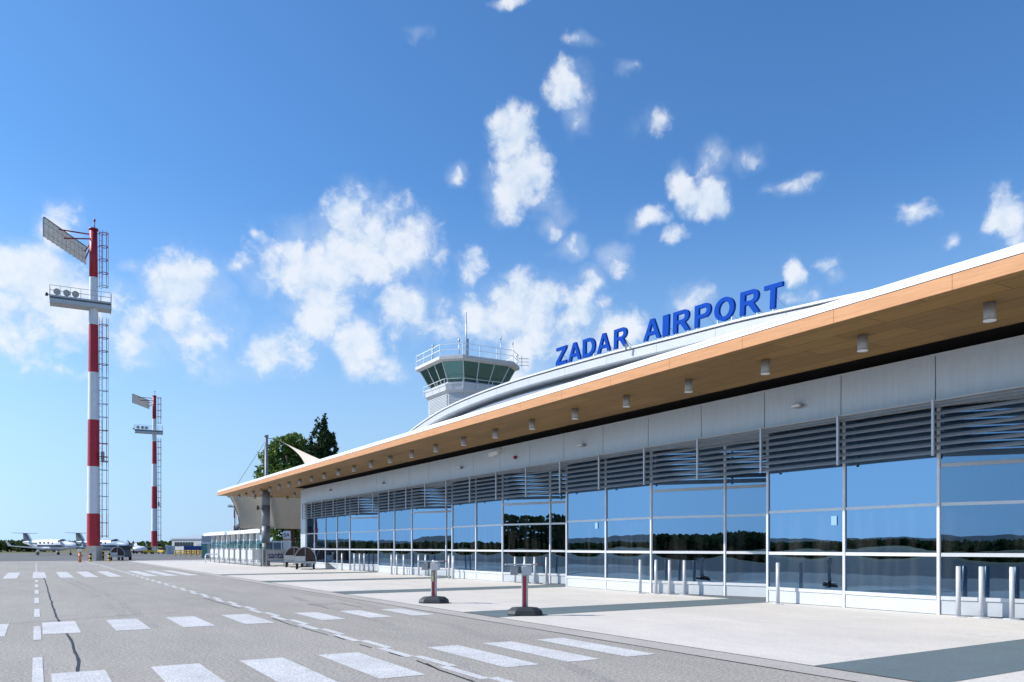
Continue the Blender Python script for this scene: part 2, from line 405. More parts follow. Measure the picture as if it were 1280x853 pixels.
wv = vmath('MULTIPLY', wv, (0.075, 0.075, 0)).outputs[0]
warped = vmath('ADD', ce.outputs[0], wv).outputs[0]
# clouds: (photo x, photo y, half width, half height, weight)
CL = [(432, 262, 36, 44, 1.05), (450, 305, 80, 50, 1.15), (395, 335, 75, 60, 1.1), (400, 385, 50, 50, 1.0), (505, 305, 48, 52, .95),
      (228, 355, 55, 52, 1.05), (240, 405, 55, 55, 1.0), (262, 452, 55, 26, .7), (165, 415, 60, 45, .75),
      (45, 345, 75, 52, 1.05), (85, 375, 75, 50, 1.0), (75, 285, 34, 34, .8), (20, 410, 60, 45, .85),
      (345, 440, 52, 34, .8), (302, 330, 22, 12, .62), (322, 297, 16, 11, .62), (160, 325, 22, 14, .62),
      (448, 435, 34, 42, .9), (505, 392, 36, 46, .95), (480, 468, 45, 22, .6), (545, 400, 30, 40, .7),
      (652, 232, 40, 50, 1.1), (640, 178, 30, 36, .95), (628, 146, 20, 22, .8), (660, 262, 48, 26, .8),
      (715, 108, 32, 34, .95), (705, 88, 16, 20, .7), (722, 150, 22, 22, .55), (735, 40, 24, 13, .68), (780, 85, 18, 11, .6), (815, 155, 26, 26, .52),
      (591, 336, 24, 22, .8), (568, 220, 16, 17, .64), (680, 292, 15, 12, .75), (709, 315, 23, 17, .82), (770, 323, 26, 20, .85), (737, 353, 24, 18, .78),
      (848, 245, 18, 30, .85), (862, 262, 26, 24, .75), (890, 250, 24, 26, .92), (806, 278, 26, 16, .7), (838, 302, 18, 16, .6), (937, 196, 22, 20, .66), (895, 195, 20, 22, .56), (985, 237, 44, 13, .6), (880, 210, 20, 18, .5),
      (655, 400, 85, 50, .95), (720, 392, 55, 40, .85), (780, 410, 45, 34, .75), (590, 385, 26, 32, .85), (640, 440, 60, 40, .8), (560, 450, 40, 35, .55),
      (984, 341, 14, 24, .85), (868, 372, 34, 22, .68), (1255, 268, 30, 34, .85), (1262, 300, 24, 22, .6), (1180, 288, 11, 9, .62), (1040, 345, 14, 9, .55), (992, 372, 32, 14, .58), (1035, 330, 20, 12, .45),
      (527, 42, 26, 11, .55), (640, 8, 30, 10, .55), (1150, 262, 20, 14, .45), (690, 470, 30, 20, .5), (60, 462, 80, 14, .45), (200, 330, 30, 16, .5)]
acc = None
for px, py, rx, ry, wgt in CL:
    v = W((px - 640) / 1000, 1.0, (Y0 - py) / 1000).normalized()
    a0 = math.atan2(v.x, v.y); e0 = math.asin(v.z)
    fz = 1000 * math.hypot(1, math.hypot((px - 640) / 1000, (Y0 - py) / 1000))
    k = 1.28 / fz * 1.0
    d = vmath('SUBTRACT', warped, (a0, e0, 0)).outputs[0]
    d = vmath('MULTIPLY', d, (math.cos(e0) / (rx * k), 1 / (ry * k), 0)).outputs[0]
    ln = N.new('ShaderNodeVectorMath'); ln.operation = 'LENGTH'; L.new(d, ln.inputs[0])
    mr = N.new('ShaderNodeMapRange'); mr.interpolation_type = 'SMOOTHSTEP'
    mr.inputs[1].default_value = 0.0; mr.inputs[2].default_value = 1.25; mr.inputs[3].default_value = wgt; mr.inputs[4].default_value = 0
    L.new(ln.outputs['Value'], mr.inputs[0])
    acc = mr.outputs[0] if acc is None else math_node('MAXIMUM', acc, mr.outputs[0])
def density(vec, fine=True):
    f1 = wnoise(6.5, 3, 0.5, vec).outputs['Fac']; f2 = wnoise(24, 11, 0.60, vec).outputs['Fac']
    vo = N.new('ShaderNodeTexVoronoi'); vo.feature = 'F1'; vo.inputs['Scale'].default_value = 30; vo.inputs['Detail'].default_value = 3.5; vo.inputs['Roughness'].default_value = 0.55; vo.inputs['Lacunarity'].default_value = 2.2
    vo.normalize = True
    L.new(vec, vo.inputs['Vector'])
    bl = math_node('SUBTRACT', 0.42, vo.outputs['Distance'])
    a = math_node('ADD', math_node('MULTIPLY', math_node('SUBTRACT', f1, 0.5), 1.3), math_node('MULTIPLY', math_node('SUBTRACT', f2, 0.5), 1.5))
    return math_node('ADD', a, math_node('MULTIPLY', bl, 0.85))
wn2 = wnoise(45, 4, 0.6, ce.outputs[0])
wv2 = vmath('MULTIPLY', vmath('SUBTRACT', wn2.outputs['Color'], (0.5, 0.5, 0.5)).outputs[0], (0.022, 0.022, 0)).outputs[0]
dv = vmath('ADD', ce.outputs[0], wv2).outputs[0]
fb = density(dv)
shifted = vmath('ADD', dv, (-0.010, 0.014, 0)).outputs[0]
fb2 = density(shifted)
dens = math_node('ADD', acc, fb)
al = N.new('ShaderNodeMapRange'); al.interpolation_type = 'SMOOTHSTEP'
al.inputs[1].default_value = 0.33; al.inputs[2].default_value = 0.98; al.inputs[3].default_value = 0; al.inputs[4].default_value = 0.87
L.new(dens, al.inputs[0])
veil = N.new('ShaderNodeMapRange'); veil.interpolation_type = 'SMOOTHSTEP'
veil.inputs[1].default_value = 0.05; veil.inputs[2].default_value = 1.1; veil.inputs[3].default_value = 0; veil.inputs[4].default_value = 0.36
L.new(math_node('ADD', acc, math_node('MULTIPLY', math_node('SUBTRACT', wnoise(15, 8, 0.6, dv).outputs['Fac'], 0.5), 1.6)), veil.inputs[0])
gate = N.new('ShaderNodeMapRange'); gate.inputs[1].default_value = 0.02; gate.inputs[2].default_value = 0.22; L.new(acc, gate.inputs[0])
alpha = math_node('MULTIPLY', math_node('MAXIMUM', al.outputs[0], veil.outputs[0]), gate.outputs[0])
lit = math_node('SUBTRACT', fb, fb2)
lr = N.new('ShaderNodeMapRange'); lr.inputs[1].default_value = -0.40; lr.inputs[2].default_value = 0.18; L.new(lit, lr.inputs[0])
cc = N.new('ShaderNodeMix'); cc.data_type = 'RGBA'; cc.inputs[6].default_value = (0.44, 0.54, 0.66, 1); cc.inputs[7].default_value = (0.64, 0.67, 0.71, 1)
L.new(lr.outputs[0], cc.inputs[0])
bg2 = N.new('ShaderNodeBackground'); bg2.inputs['Strength'].default_value = 1.0; L.new(cc.outputs[2], bg2.inputs['Color'])
mxs = N.new('ShaderNodeMixShader'); L.new(alpha, mxs.inputs[0]); L.new(bg.outputs[0], mxs.inputs[1]); L.new(bg2.outputs[0], mxs.inputs[2])
L.new(mxs.outputs[0], wo.inputs['Surface'])

vs = scene.view_settings
vs.view_transform = 'Standard'; vs.look = 'None'; vs.exposure = 0.5; vs.gamma = 1.0; vs.use_curve_mapping = False
scene.cycles.max_bounces = 8; scene.cycles.transparent_max_bounces = 12
scene.cycles.use_denoising = True; scene.cycles.pixel_filter_type = 'BLACKMAN_HARRIS'; scene.cycles.filter_width = 1.5
scene.cycles.sample_clamp_indirect = 4.0

# ------------------------------------------------------------------ ground
sheet('grass_field', [(-4000, -4000), (4000, -4000), (4000, 6000), (-4000, 6000)], -0.012, GRASS)
sheet('apron', [(-5, -40), (60, -40), (60, 103), (-5, 103)], 0.0, ASPH)
sheet('added_dark_ground', [(-110, -300), (-4.9, -300), (-4.9, 103), (-110, 103)], -0.004, DARKASPH)  # unseen dark ground, added so the glass mirrors it dark
sheet('far_apron', [(-110, 103.0), (220, 103.0), (220, 222), (-110, 222)], -0.004, MIDASPH)
sheet('concrete_forecourt', [(8.93, -40), (40, -40), (40, 100), (8.93, 100)], 0.008, CONC)
sheet('kerb_strip', [(8.33, -40), (8.90, -40), (8.90, 100), (8.33, 100)], 0.006, KERB)
b = MB()                                              # dark joint lines along the kerb
for x0, x1 in ((8.305, 8.33), (8.90, 8.93)):
    pts = [(x0 + 0.012 * mnoise.noise((0, y * .7, x0)), x1 + 0.012 * mnoise.noise((3, y * .9, x0)), y) for y in [-40 + .5 * i for i in range(281)]]
    for p, q in zip(pts, pts[1:]):
        b.face([(p[0], p[2], .0035), (p[1], p[2], .0035), (q[1], q[2], .0035), (q[0], q[2], .0035)])
structure('kerb_joint', b, TAR)
b = MB()                                              # paved edge of the apron
b.face([(-4.9, 102.6, .004), (8.3, 102.6, .004), (8.3, 103, .004), (-4.9, 103, .004)])
structure('apron_edge_line', b, TAR)

# blue-grey painted strips from the kerb to each step in the glass front
b = MB()
for cs in (16.1, 26.3, 36.5, 46.7, 5.9):
    b.face([(8.93, cs - .48, .012), (18.05, cs - .22, .012), (18.05, cs + .05, .012), (19.85, cs + .05, .012), (19.3, cs + 1.6, .012), (8.93, cs + 1.22, .012)])
structure('painted_strip', b, BLUEPAINT)

def ribbon(b, pts, w, z, jitter=0.0):
    pts = [Vector((p[0], p[1], 0)) for p in pts]
    dense = []
    for p, q in zip(pts, pts[1:]):
        n = max(1, int((q - p).length / .35))
        for i in range(n): dense.append(p.lerp(q, i / n))
    dense.append(pts[-1])
    dense = [p + Vector((mnoise.noise((p.x * .8, p.y * .8, 1)), mnoise.noise((p.x * .8, p.y * .8, 7)), 0)) * jitter for p in dense]
    sec = []
    for i, p in enumerate(dense):
        t = (dense[min(i + 1, len(dense) - 1)] - dense[max(i - 1, 0)]).normalized()
        n = Vector((-t.y, t.x, 0)); k = w * (1 + .5 * mnoise.noise((p.x * 2, p.y * 2, 3)))
        sec.append((p + n * k / 2, p - n * k / 2))
    for (a, c), (d, e) in zip(sec, sec[1:]):
        b.face([(a.x, a.y, z), (c.x, c.y, z), (e.x, e.y, z), (d.x, d.y, z)])
b = MB()
crack = [gp(*p) for p in ((52, 718), (57, 727), (60, 740), (63, 747), (66, 760), (70, 770), (74, 778), (78, 788), (86, 796), (92, 806), (97, 820), (99, 830), (100, 853), (102, 900))]
ribbon(b, crack, .042, .0025, .03)
ribbon(b, [gp(0, 781), gp(60, 777), gp(150, 770), gp(225, 765)], .02, .0025, .06)
ribbon(b, [gp(*p) for p in ((385, 755.5), (400, 756), (424, 754), (440, 757.5), (452, 759.5))], .035, .0025, .05)
ribbon(b, [gp(*p) for p in ((385, 755.5), (400, 758), (410, 761))], .03, .0025, .03)
ribbon(b, [gp(*p) for p in ((532, 830), (548, 838), (568, 845), (590, 853))], .035, .0062, .04)
for a_, c_ in (((417, 795), (432, 800)), ((450, 806), (464, 810)), ((486, 816), (503, 821)), ((520, 826), (545, 836)), ((340, 773), (372, 784)), ((378, 785), (410, 794)), ((255, 748), (300, 761))):
    p, q = gp(*a_), gp(*c_); ribbon(b, [p, q], .035, .0025, .02)
structure('crack_sealing', b, TAR)
TYREMARK = ground_mat('tyre_darkened_asphalt', (0.298, 0.280, 0.257), 0.44, 23, 0.12, 0.3, stains=0.2, bump=0.6)
b = MB()
for pts_, w_ in (([(72, 722), (95, 732), (125, 748), (150, 766), (170, 785)], .22), ([(82, 722), (108, 732), (142, 748), (170, 766), (196, 785)], .22), ([(600, 853), (560, 815), (470, 775), (360, 745)], .24), ([(760, 853), (690, 822), (560, 780), (420, 748), (330, 733)], .24)):
    ribbon(b, [gp(*q) for q in pts_], w_, .0015, .08)
structure('tyre_marks', b, TYREMARK)

# crosswalk bars, zipper line and dashed line
b = MB()
def bar(x0, x1, y0, y1, z=.004):
    b.face([(x0, y0, z), (x1, y0, z), (x1, y1, z), (x0, y1, z)])
for k in (-2.3, -1.09, .11, 1.31, 2.51, 3.71, 5.34, 6.44, 7.52):
    if k < 3.72 or True:
        bar(k, k + (.61 if k < 5 else .55), 16.9 + .03 * (k - 1), 19.52 - (.0 if k < 5 else .3))
for k in (-1.1, .16, 1.31, 2.45, 3.57, 5.33, 6.34, 7.37):
    bar(k, k + (.61 if k < 5 else .55), 9.12, 11.6)
for k in (-2.7, -1.45, -.15, 1.07, 2.2, 3.34, 5.1, 6.1, 7.2):
    bar(k, k + .62, 47.2, 57.8)
structure('crosswalk_marking', b, ROADPAINT)
b = MB()
y = 5.0
while y < 90:
    if not (15.9 < y + 0 < 16.6):
        bar(-.04, .08, y + .5, y + 3.2, .006)
    y += 5.2
structure('dashed_line', b, ROADPAINT)
b = MB(); i = 0; y = 4.0
while y < 78:
    if i % 2 == 0: bar(4.60, 4.74, y, y + 1.16)
    else: bar(4.72, 4.86, y, y + 1.16, .0042)
    y += 1.12; i += 1
structure('zipper_line', b, ROADPAINT)
b = MB(); ribbon(b, [(4.7, 78), (4.6, 98)], .10, .004); structure('far_line', b, ROADPAINT)

# ------------------------------------------------------------------ terminal
XF = 18.2
C = [5.9, 16.1, 26.3, 36.5, 46.7]
S_END = 62.0
S_NEAR = 5.9
term = thing('airport_terminal', 'long low airport terminal with mirrored glass front, grey louvres and a deep wooden canopy', 'building', (18.2, 34, 0))
def recess(cs): return (XF, cs + 5.1), (XF + 1.8, cs)        # plane-2 line of the bay whose near corner is cs
rng = random.Random(3)
cols = []          # (p0(far end), p1(near end), plane)
for k, cs in enumerate(C):
    if k < 4:
        far = [cs + 10.2, cs + 7.65, cs + 5.1]
    else:
        far = [S_END, 59.9, 57.2, 54.6, 51.95]
        cs_mid = 51.95
    for a, c in zip(far, far[1:]): cols.append(((XF, a), (XF, c), 1))
    q0 = (XF, far[-1]); q1 = (XF + 1.8, cs)
    mid = ((q0[0] + q1[0]) / 2, (q0[1] + q1[1]) / 2)
    if k == 4: cols.append((q0, (q0[0] + .75 * 1.8, q0[1] - .75 * (q0[1] - cs)), 2)); cols.append(((q0[0] + .75 * 1.8, q0[1] - .75 * (q0[1] - cs)), q1, 2))
    else: cols += [(q0, mid, 2), (mid, q1, 2)]
T0, T1, T2, T3, T4 = 0.40, 1.41, 2.59, 3.50, 4.86
def pane(p0, p1, z0, z1, bow):
    p0v, p1v = Vector((*p0, 0)), Vector((*p1, 0)); d = (p1v - p0v).normalized(); n = Vector((d.y, -d.x, 0))
    if n.x > 0: n = -n
    ta, tb = rng.uniform(-.003, .003), rng.uniform(-.002, .002)
    def fn(u, v):
        p = p0v.lerp(p1v, .012 + .976 * u)
        o = bow * (1 - (2 * u - 1) ** 2) * (1 - (2 * v - 1) ** 2) + ta * (u - .5) + tb * (v - .5)
        q = p + n * o; return (q.x, q.y, z0 + (z1 - z0) * v)
    b = MB(); b.grid(fn, 12, 12)
    return b.build('window_pane', GLASS, term)
def bar_part(name, p0, p1, z, h, depth, m=FRAME, out=.03):
    p0v, p1v = Vector((*p0, 0)), Vector((*p1, 0)); d = (p1v - p0v).normalized(); n = Vector((d.y, -d.x, 0))
    if n.x > 0: n = -n
    c = n * (out - depth / 2)
    b = MB(); b.beam(p0v + c + Vector((0, 0, z)), p1v + c + Vector((0, 0, z)), depth, h); return b.build(name, m, term)
for p0, p1, pl in cols:
    pane(p0, p1, T0 + .04, T1 - .03, rng.uniform(.0012, .003))
    pane(p0, p1, T1 + .03, T2 - .03, rng.uniform(.0002, .0016))
    pane(p0, p1, T2 + .03, (T4 if pl == 1 else T3) - .03, rng.uniform(-.0015, .0015))
    if pl == 2: pane(p0, p1, T3 + .05, T4 - .03, 0)
    d = (Vector(p1) - Vector(p0)).normalized() * .045
    a, c = Vector(p0) + d, Vector(p1) - d
    bar_part('transom', a, c, T1, .085, .10); bar_part('transom', a, c, T2, .075, .10, out=.02)
    bar_part('sill', a, c, T0, .085, .12, out=.045)
    if pl == 2: bar_part('transom', a, c, T3, .09, .10, LOUVRE)
    bar_part('skirting_panel', a, c, .19, .34, .10, SKIRT, .022)
# mullions
ms = set()
for p0, p1, pl in cols:
    for p in (p0, p1): ms.add((round(p[0], 3), round(p[1], 3)))
for x, y in sorted(ms):
    if any(abs(x - XF - 1.8) < .01 and abs(y - c) < .01 for c in C): continue
    b = MB(); b.box((x - .045, y - .036, 0.0), (x + .06, y + .036, T4)); b.build('mullion', FRAME, term, bevel=.006)
for cs in C:                                             # return wall at each step, seen only from further along
    b = MB(); b.box((XF + .07, cs - .03, 0.0), (XF + 1.85, cs + .03, T4)); b.build('return_wall', FRAME, term)
# white corner pillar at the far end
b = MB(); b.box((18.10, 62.05, 0), (18.6, 63.3, 6.09)); b.build('corner_pillar', PANELGREY, term)
# recess ceiling + interior shell
b = MB(); b.box((17.98, S_NEAR, T4 + .02), (20.4, 62.04, T4 + .12)); b.build('recess_ceiling', LOUVRE, term)
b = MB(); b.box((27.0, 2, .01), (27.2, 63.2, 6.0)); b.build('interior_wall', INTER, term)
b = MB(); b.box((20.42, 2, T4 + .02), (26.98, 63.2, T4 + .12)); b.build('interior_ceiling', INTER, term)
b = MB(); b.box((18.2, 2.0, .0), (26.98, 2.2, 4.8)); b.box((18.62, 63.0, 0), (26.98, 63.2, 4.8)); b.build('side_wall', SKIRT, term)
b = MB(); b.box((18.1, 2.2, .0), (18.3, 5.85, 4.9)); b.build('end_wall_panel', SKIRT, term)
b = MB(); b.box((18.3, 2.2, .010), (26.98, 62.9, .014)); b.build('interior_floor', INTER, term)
for y in range(9, 62, 6):
    b = MB(); b.tube((22.5, y, .014), (22.5, y, 4.88), .22, n=12); b.build('interior_column', SKIRT, term)
# cladding
TM = [16.1 + 2.55 * (i - 6) for i in range(1, 25)]
TM = [t for t in TM if t < 61.8]
edges = [3.35] + TM + [62.03]
edges = sorted(edges)
for a, c in zip(edges, edges[1:]):
    if c - a < .3: continue
    b = MB(); b.box((18.05, a + .012, 4.99), (18.25, c - .012, 6.06)); b.build('cladding_panel', PANELGREY, term, bevel=.006)
b = MB(); b.box((18.10, 3.3, 4.985), (18.29, 62.03, 6.055)); b.build('cladding_backing', DARKSTEEL, term)
b = MB(); b.box((18.03, 3.3, 6.063), (18.3, 62.03, 6.10)); b.build('cladding_cap', FRAME, term)
# louvres
LX = 17.82
lv = [16.0 + 2.55 * (i - 6) for i in range(2, 25)]
lv = [t for t in lv if t < 61.0] + [61.7]
for a, c in zip(lv, lv[1:]):
    b = MB()
    for j in range(7):
        z = 3.80 + j * .178
        M = Matrix.Translation((LX + .12, 0, z)) @ Matrix.Rotation(R(-28), 4, 'Y')
        # aerofoil-like blade
        sec = [(-.13, 0), (-.07, .020), (.06, .016), (.13, 0), (.06, -.012), (-.07, -.016)]
        r0 = [M @ Vector((p, a + .02, q)) for p, q in sec]; r1 = [M @ Vector((p, c - .02, q)) for p, q in sec]
        b.loft([r0, r1], 0, False)
    b.box((LX - .02, a + .02, 4.955), (LX + .28, c - .02, 4.982))
    b.build('louvre_panel', LOUVRE, term)
for t in lv:
    b = MB(); b.box((LX - .055, t - .028, 3.70), (LX + .0, t + .028, 4.984)); b.build('louvre_bracket', BRACKET, term)
# canopy: soffit, fascia, white trim, roof
XE, YE = 14.2, 76.3
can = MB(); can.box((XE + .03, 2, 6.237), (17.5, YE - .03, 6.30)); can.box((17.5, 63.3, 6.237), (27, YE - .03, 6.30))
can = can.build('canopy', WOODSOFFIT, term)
can['_base'] = tuple(term.location)
b = MB(); b.box((17.49, 2, 6.42), (18.6, 63.28, 6.46)); b.box((18.34, 2, 6.0), (18.4, 63.28, 6.42)); b.box((17.44, 2, 6.302), (17.49, 63.28, 6.42)); b.build('shadow_gap', VOID, can)
b = MB()
yy = 2.0; ys = []
first = 8.34
while yy < YE - .05:
    pass
    ys.append(yy); yy = (yy // 1 * 0 + (3.35 if yy == 2.0 else yy + 2.495))
ys.append(YE)
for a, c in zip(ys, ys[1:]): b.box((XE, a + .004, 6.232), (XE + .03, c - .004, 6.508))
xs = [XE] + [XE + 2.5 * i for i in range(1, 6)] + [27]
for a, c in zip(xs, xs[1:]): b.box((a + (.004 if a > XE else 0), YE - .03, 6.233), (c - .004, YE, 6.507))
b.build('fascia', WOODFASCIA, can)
b = MB(); b.box((XE + .012, 2, 6.512), (27, YE - .012, 6.522)); b.build('fascia_joint', DARKSTEEL, can)
b = MB(); b.box((XE - .005, 2, 6.525), (27, YE + .005, 6.600)); b.box((XE + .012, 2, 6.630), (27, YE - .012, 6.69)); b.build('roof_trim', ROOFWHITE, can)
b = MB(); b.box((XE + .014, 2, 6.6005), (26.9, YE - .02, 6.6295)); b.build('trim_groove', UPPERGREY, can)
b = MB(); b.box((XE + .3, 2, 6.69), (34, 63.2, 6.72)); b.build('roof_deck', ROOFWHITE, can)
# column under the canopy
b = MB()
cx, cy = 16.3, 67.1
for z0, z1, r in ((0, 1.9, .335), (1.915, 3.3, .335), (3.315, 5.0, .335), (5.015, 6.235, .335)):
    b.tube((cx, cy, z0), (cx, cy, z1), r, n=28)
b.tube((cx, cy, 0.01), (cx, cy, 6.23), .325, n=24); b.build('column', COLUMN, term)
# downlights
def downlight(x, y):
    b = MB(); b.tube((x, y, 6.24), (x, y, 5.90), .108, n=20); o = b.build('downlight', LAMPGREY, term)
    o['_base'] = tuple(term.location)
    r = MB(); r.tube((x, y, 5.905), (x, y, 5.885), .114, n=20); r.build('rim', LAMPGLASS, o)
for i in range(25): downlight(15.57, 8.42 + 2.72 * i)
for i in range(6): downlight(15.57 + 1.45 * (i + 1), 74.0)
for i in range(5): downlight(17.5 + 1.6 * (i + 1), 68.6)
# fittings on the cladding
for px, py in ((998, 508), (728, 557), (576, 585), (479, 604), (413, 613)):
    s = s_at(px, 18.0); z = CH + (Y0 - py) / (px - 45) * 18.0 / CT
    b = MB(); b.box((17.98, s - .10, z - .05), (18.05, s + .10, z + .06)); b.box((17.88, s - .17, z - .045), (17.98, s + .17, z + .045)); o = b.build('wall_light', LAMPGREY, term, bevel=.015); o['_base'] = tuple(term.location)
    b = MB(); b.box((17.865, s - .13, z - .03), (17.88, s + .13, z + .03)); b.build('lens', LAMPGLASS, o)
s = s_at(624, 18.0); z = CH + (Y0 - 566) / (624 - 45) * 18.0 / CT
b = MB(); b.box((17.90, s - .05, z - .05), (18.05, s + .05, z + .18)); b.beam((17.95, s, z), (17.75, s + .45, z - .10), .13, .13); b.beam((17.93, s, z + .06), (17.72, s + .5, z - .04), .17, .02); b.build('security_camera', LAMPGLASS, term)
s = s_at(644, 18.0); z = CH + (Y0 - 572) / (644 - 45) * 18.0 / CT
b = MB(); b.tube((18.05, s, z), (17.93, s, z), .075, n=14); b.build('alarm_sounder', REDARM, term)
for px, py in ((746, 657), (1043, 651)):
    s = s_at(px, XF); z = CH + (Y0 - py) / (px - 45) * XF / CT
    b = MB(); b.box((XF - .022, s - .085, z - .12), (XF - .018, s + .085, z + .12)); b.build('notice', PAPER, term)

# upper roof: arched white band set back behind the canopy edge
XR = 16.5
prof = [(-2, 4.6), (4, 5.15), (8, 5.55), (12.1, 5.944), (13.6, 6.06), (15.7, 6.22), (18.3, 6.344), (21.4, 6.50), (25.4, 6.637), (28.0, 6.69), (31.0, 6.66), (33.6, 6.54), (35.8, 6.30), (37.7, 5.985), (39.2, 5.62), (40.6, 5.15)]
def arch(s):
    for (a, ha), (c, hc) in zip(prof, prof[1:]):
        if a <= s <= c: break
    i = [p[0] for p in prof].index(a)
    def slope(j):
        j0, j1 = max(j - 1, 0), min(j + 1, len(prof) - 1)
        return (prof[j1][1] - prof[j0][1]) / (prof[j1][0] - prof[j0][0])
    h = c - a; t = (s - a) / h
    return (ha * (2 * t**3 - 3 * t**2 + 1) + slope(i) * h * (t**3 - 2 * t**2 + t) + hc * (-2 * t**3 + 3 * t**2) + slope(i + 1) * h * (t**3 - t**2)) + CH
SS = [4 + .6 * i for i in range(61)]
def arch_band(b, x0, x1, d0, d1, s0=None, s1=None, mi=0):
    zc_ = lambda s, d: max(arch(s) + d, 6.70 + .004 * d)
    rings = [[(x0, s, zc_(s, d0)), (x1, s, zc_(s, d0)), (x1, s, zc_(s, d1)), (x0, s, zc_(s, d1))] for s in SS]
    b.loft(rings, mi, False)
b = MB(); arch_band(b, XR - .04, 31, -.055, 0); upr = b.build('upper_roof', mat('coping_grey_white', (.60, .61, .63), .4, 0, .04, 2), term); upr['_base'] = tuple(term.location)
b = MB(); arch_band(b, XR + .05, 30.9, -.10, -.056); b.build('shadow_joint', DARKSTEEL, upr)
b = MB()
sj = [4 + 2.5 * i for i in range(15)]
for a, c in zip(sj, sj[1:]):
    rings = []
    for i in range(6):
        s = a + .006 + (c - a - .012) * i / 5
        lo = max(arch(s) - .36, 6.705); hi = max(arch(s) - .105, 6.706); rings.append([(XR, s, lo), (XR + .2, s, lo), (XR + .2, s, hi), (XR, s, hi)])
    b.loft(rings, 0, False)
b.build('band_panel', mat('band_grey_white', (.43, .445, .465), .4, 0, .04, 2), upr)
b = MB(); arch_band(b, XR + .21, XR + .6, -.35, -.10); arch_band(b, XR + .68, 30, -1.6, -.11); b.build('upper_wall', UPPERGREY, upr)
b = MB(); arch_band(b, XR + .34, XR + .68, -.60, -.555); b.build('ledge', FRAME, upr)
b = MB(); arch_band(b, XR + .62, XR + .67, -1.7, -.61); b.build('lower_wall', UPPERGREY, upr)

# ------------------------------------------------------------------ roof sign
LETTER = [('Z', 695.5, 708.5), ('A', 711, 726.5), ('D', 729, 744.5), ('A', 747, 763.5), ('R', 768, 785), ('A', 805, 826), ('I', 829, 836.5), ('R', 842, 863), ('P', 869, 889), ('O', 893.5, 918.5), ('R', 925.5, 950), ('T', 955, 978)]
def arc(cx, cy, rx, ry, a0, a1, n=14):
    return [(cx + rx * math.cos(R(a0 + (a1 - a0) * i / n)), cy + ry * math.sin(R(a0 + (a1 - a0) * i / n))) for i in range(n + 1)]
G = {}
k_ = .2
G['Z'] = [[(0, 0), (1, 0), (1, .17), (.32, .17), (1, .84), (1, 1), (.04, 1), (.04, .83), (.66, .83), (0, .17)]]
G['A'] = [[(0, 0), (.21, 0), (.29, .22), (.71, .22), (.79, 0), (1, 0), (.61, 1), (.39, 1)], [(.355, .39), (.645, .39), (.5, .80)]]
G['D'] = [[(0, 0), (.45, 0)] + arc(.5, .5, .5, .5, -80, 80) + [(.45, 1), (0, 1)], [(.24, .17), (.42, .17)] + arc(.46, .5, .29, .33, -75, 75) + [(.42, .83), (.24, .83)]]
G['P'] = [[(0, 0), (.25, 0), (.25, .37), (.6, .37)] + arc(.66, .685, .34, .315, -85, 85) + [(.6, 1), (0, 1)], [(.25, .54), (.58, .54)] + arc(.60, .685, .15, .145, -80, 80) + [(.58, .83), (.25, .83)]]
G['R'] = [[(0, 0), (.24, 0), (.24, .40), (.42, .40), (.73, 0), (1, 0), (.69, .43)] + arc(.63, .71, .31, .29, -60, 85) + [(.58, 1), (0, 1)], [(.24, .56), (.55, .56)] + arc(.57, .70, .13, .135, -80, 80) + [(.55, .84), (.24, .84)]]
G['I'] = [[(0, 0), (1, 0), (1, 1), (0, 1)]]
G['O'] = [arc(.5, .5, .5, .52, 0, 352, 36), arc(.5, .5, .27, .34, 0, 352, 36)]
G['T'] = [[(.36, 0), (.63, 0), (.63, .83), (1, .83), (1, 1), (0, 1), (0, .83), (.36, .83)]]
sign = thing('rooftop_sign', 'blue standing letters reading ZADAR AIRPORT on the curved white roof edge', 'sign', (16.55, 19, 8.0))
def glyph_mesh(loops, w, h, depth):
    cu = bpy.data.curves.new('glyph', 'CURVE'); cu.dimensions = '2D'; cu.fill_mode = 'BOTH'; cu.extrude = depth / 2
    cu.bevel_depth = 0.002
    for lp in loops:
        sp = cu.splines.new('POLY'); sp.points.add(len(lp) - 1); sp.use_cyclic_u = True
        for p, (x, y) in zip(sp.points, lp): p.co = (x * w, y * h, 0, 1)
    ob = bpy.data.objects.new('glyph', cu); COL.objects.link(ob)
    bpy.context.view_layer.update()
    me = bpy.data.meshes.new_from_object(ob.evaluated_get(bpy.context.evaluated_depsgraph_get()))
    bpy.data.objects.remove(ob); bpy.data.curves.remove(cu)
    return me
def text_mesh(txt, size, depth=.004, offset=0.012):
    cu = bpy.data.curves.new('txt', 'FONT'); cu.body = txt; cu.size = size; cu.extrude = depth; cu.offset = offset * size; cu.align_x = 'CENTER'; cu.align_y = 'CENTER'
    ob = bpy.data.objects.new('txt', cu); COL.objects.link(ob)
    bpy.context.view_layer.update()
    me = bpy.data.meshes.new_from_object(ob.evaluated_get(bpy.context.evaluated_depsgraph_get()))
    bpy.data.objects.remove(ob); bpy.data.curves.remove(cu)
    return me
XL = 16.62
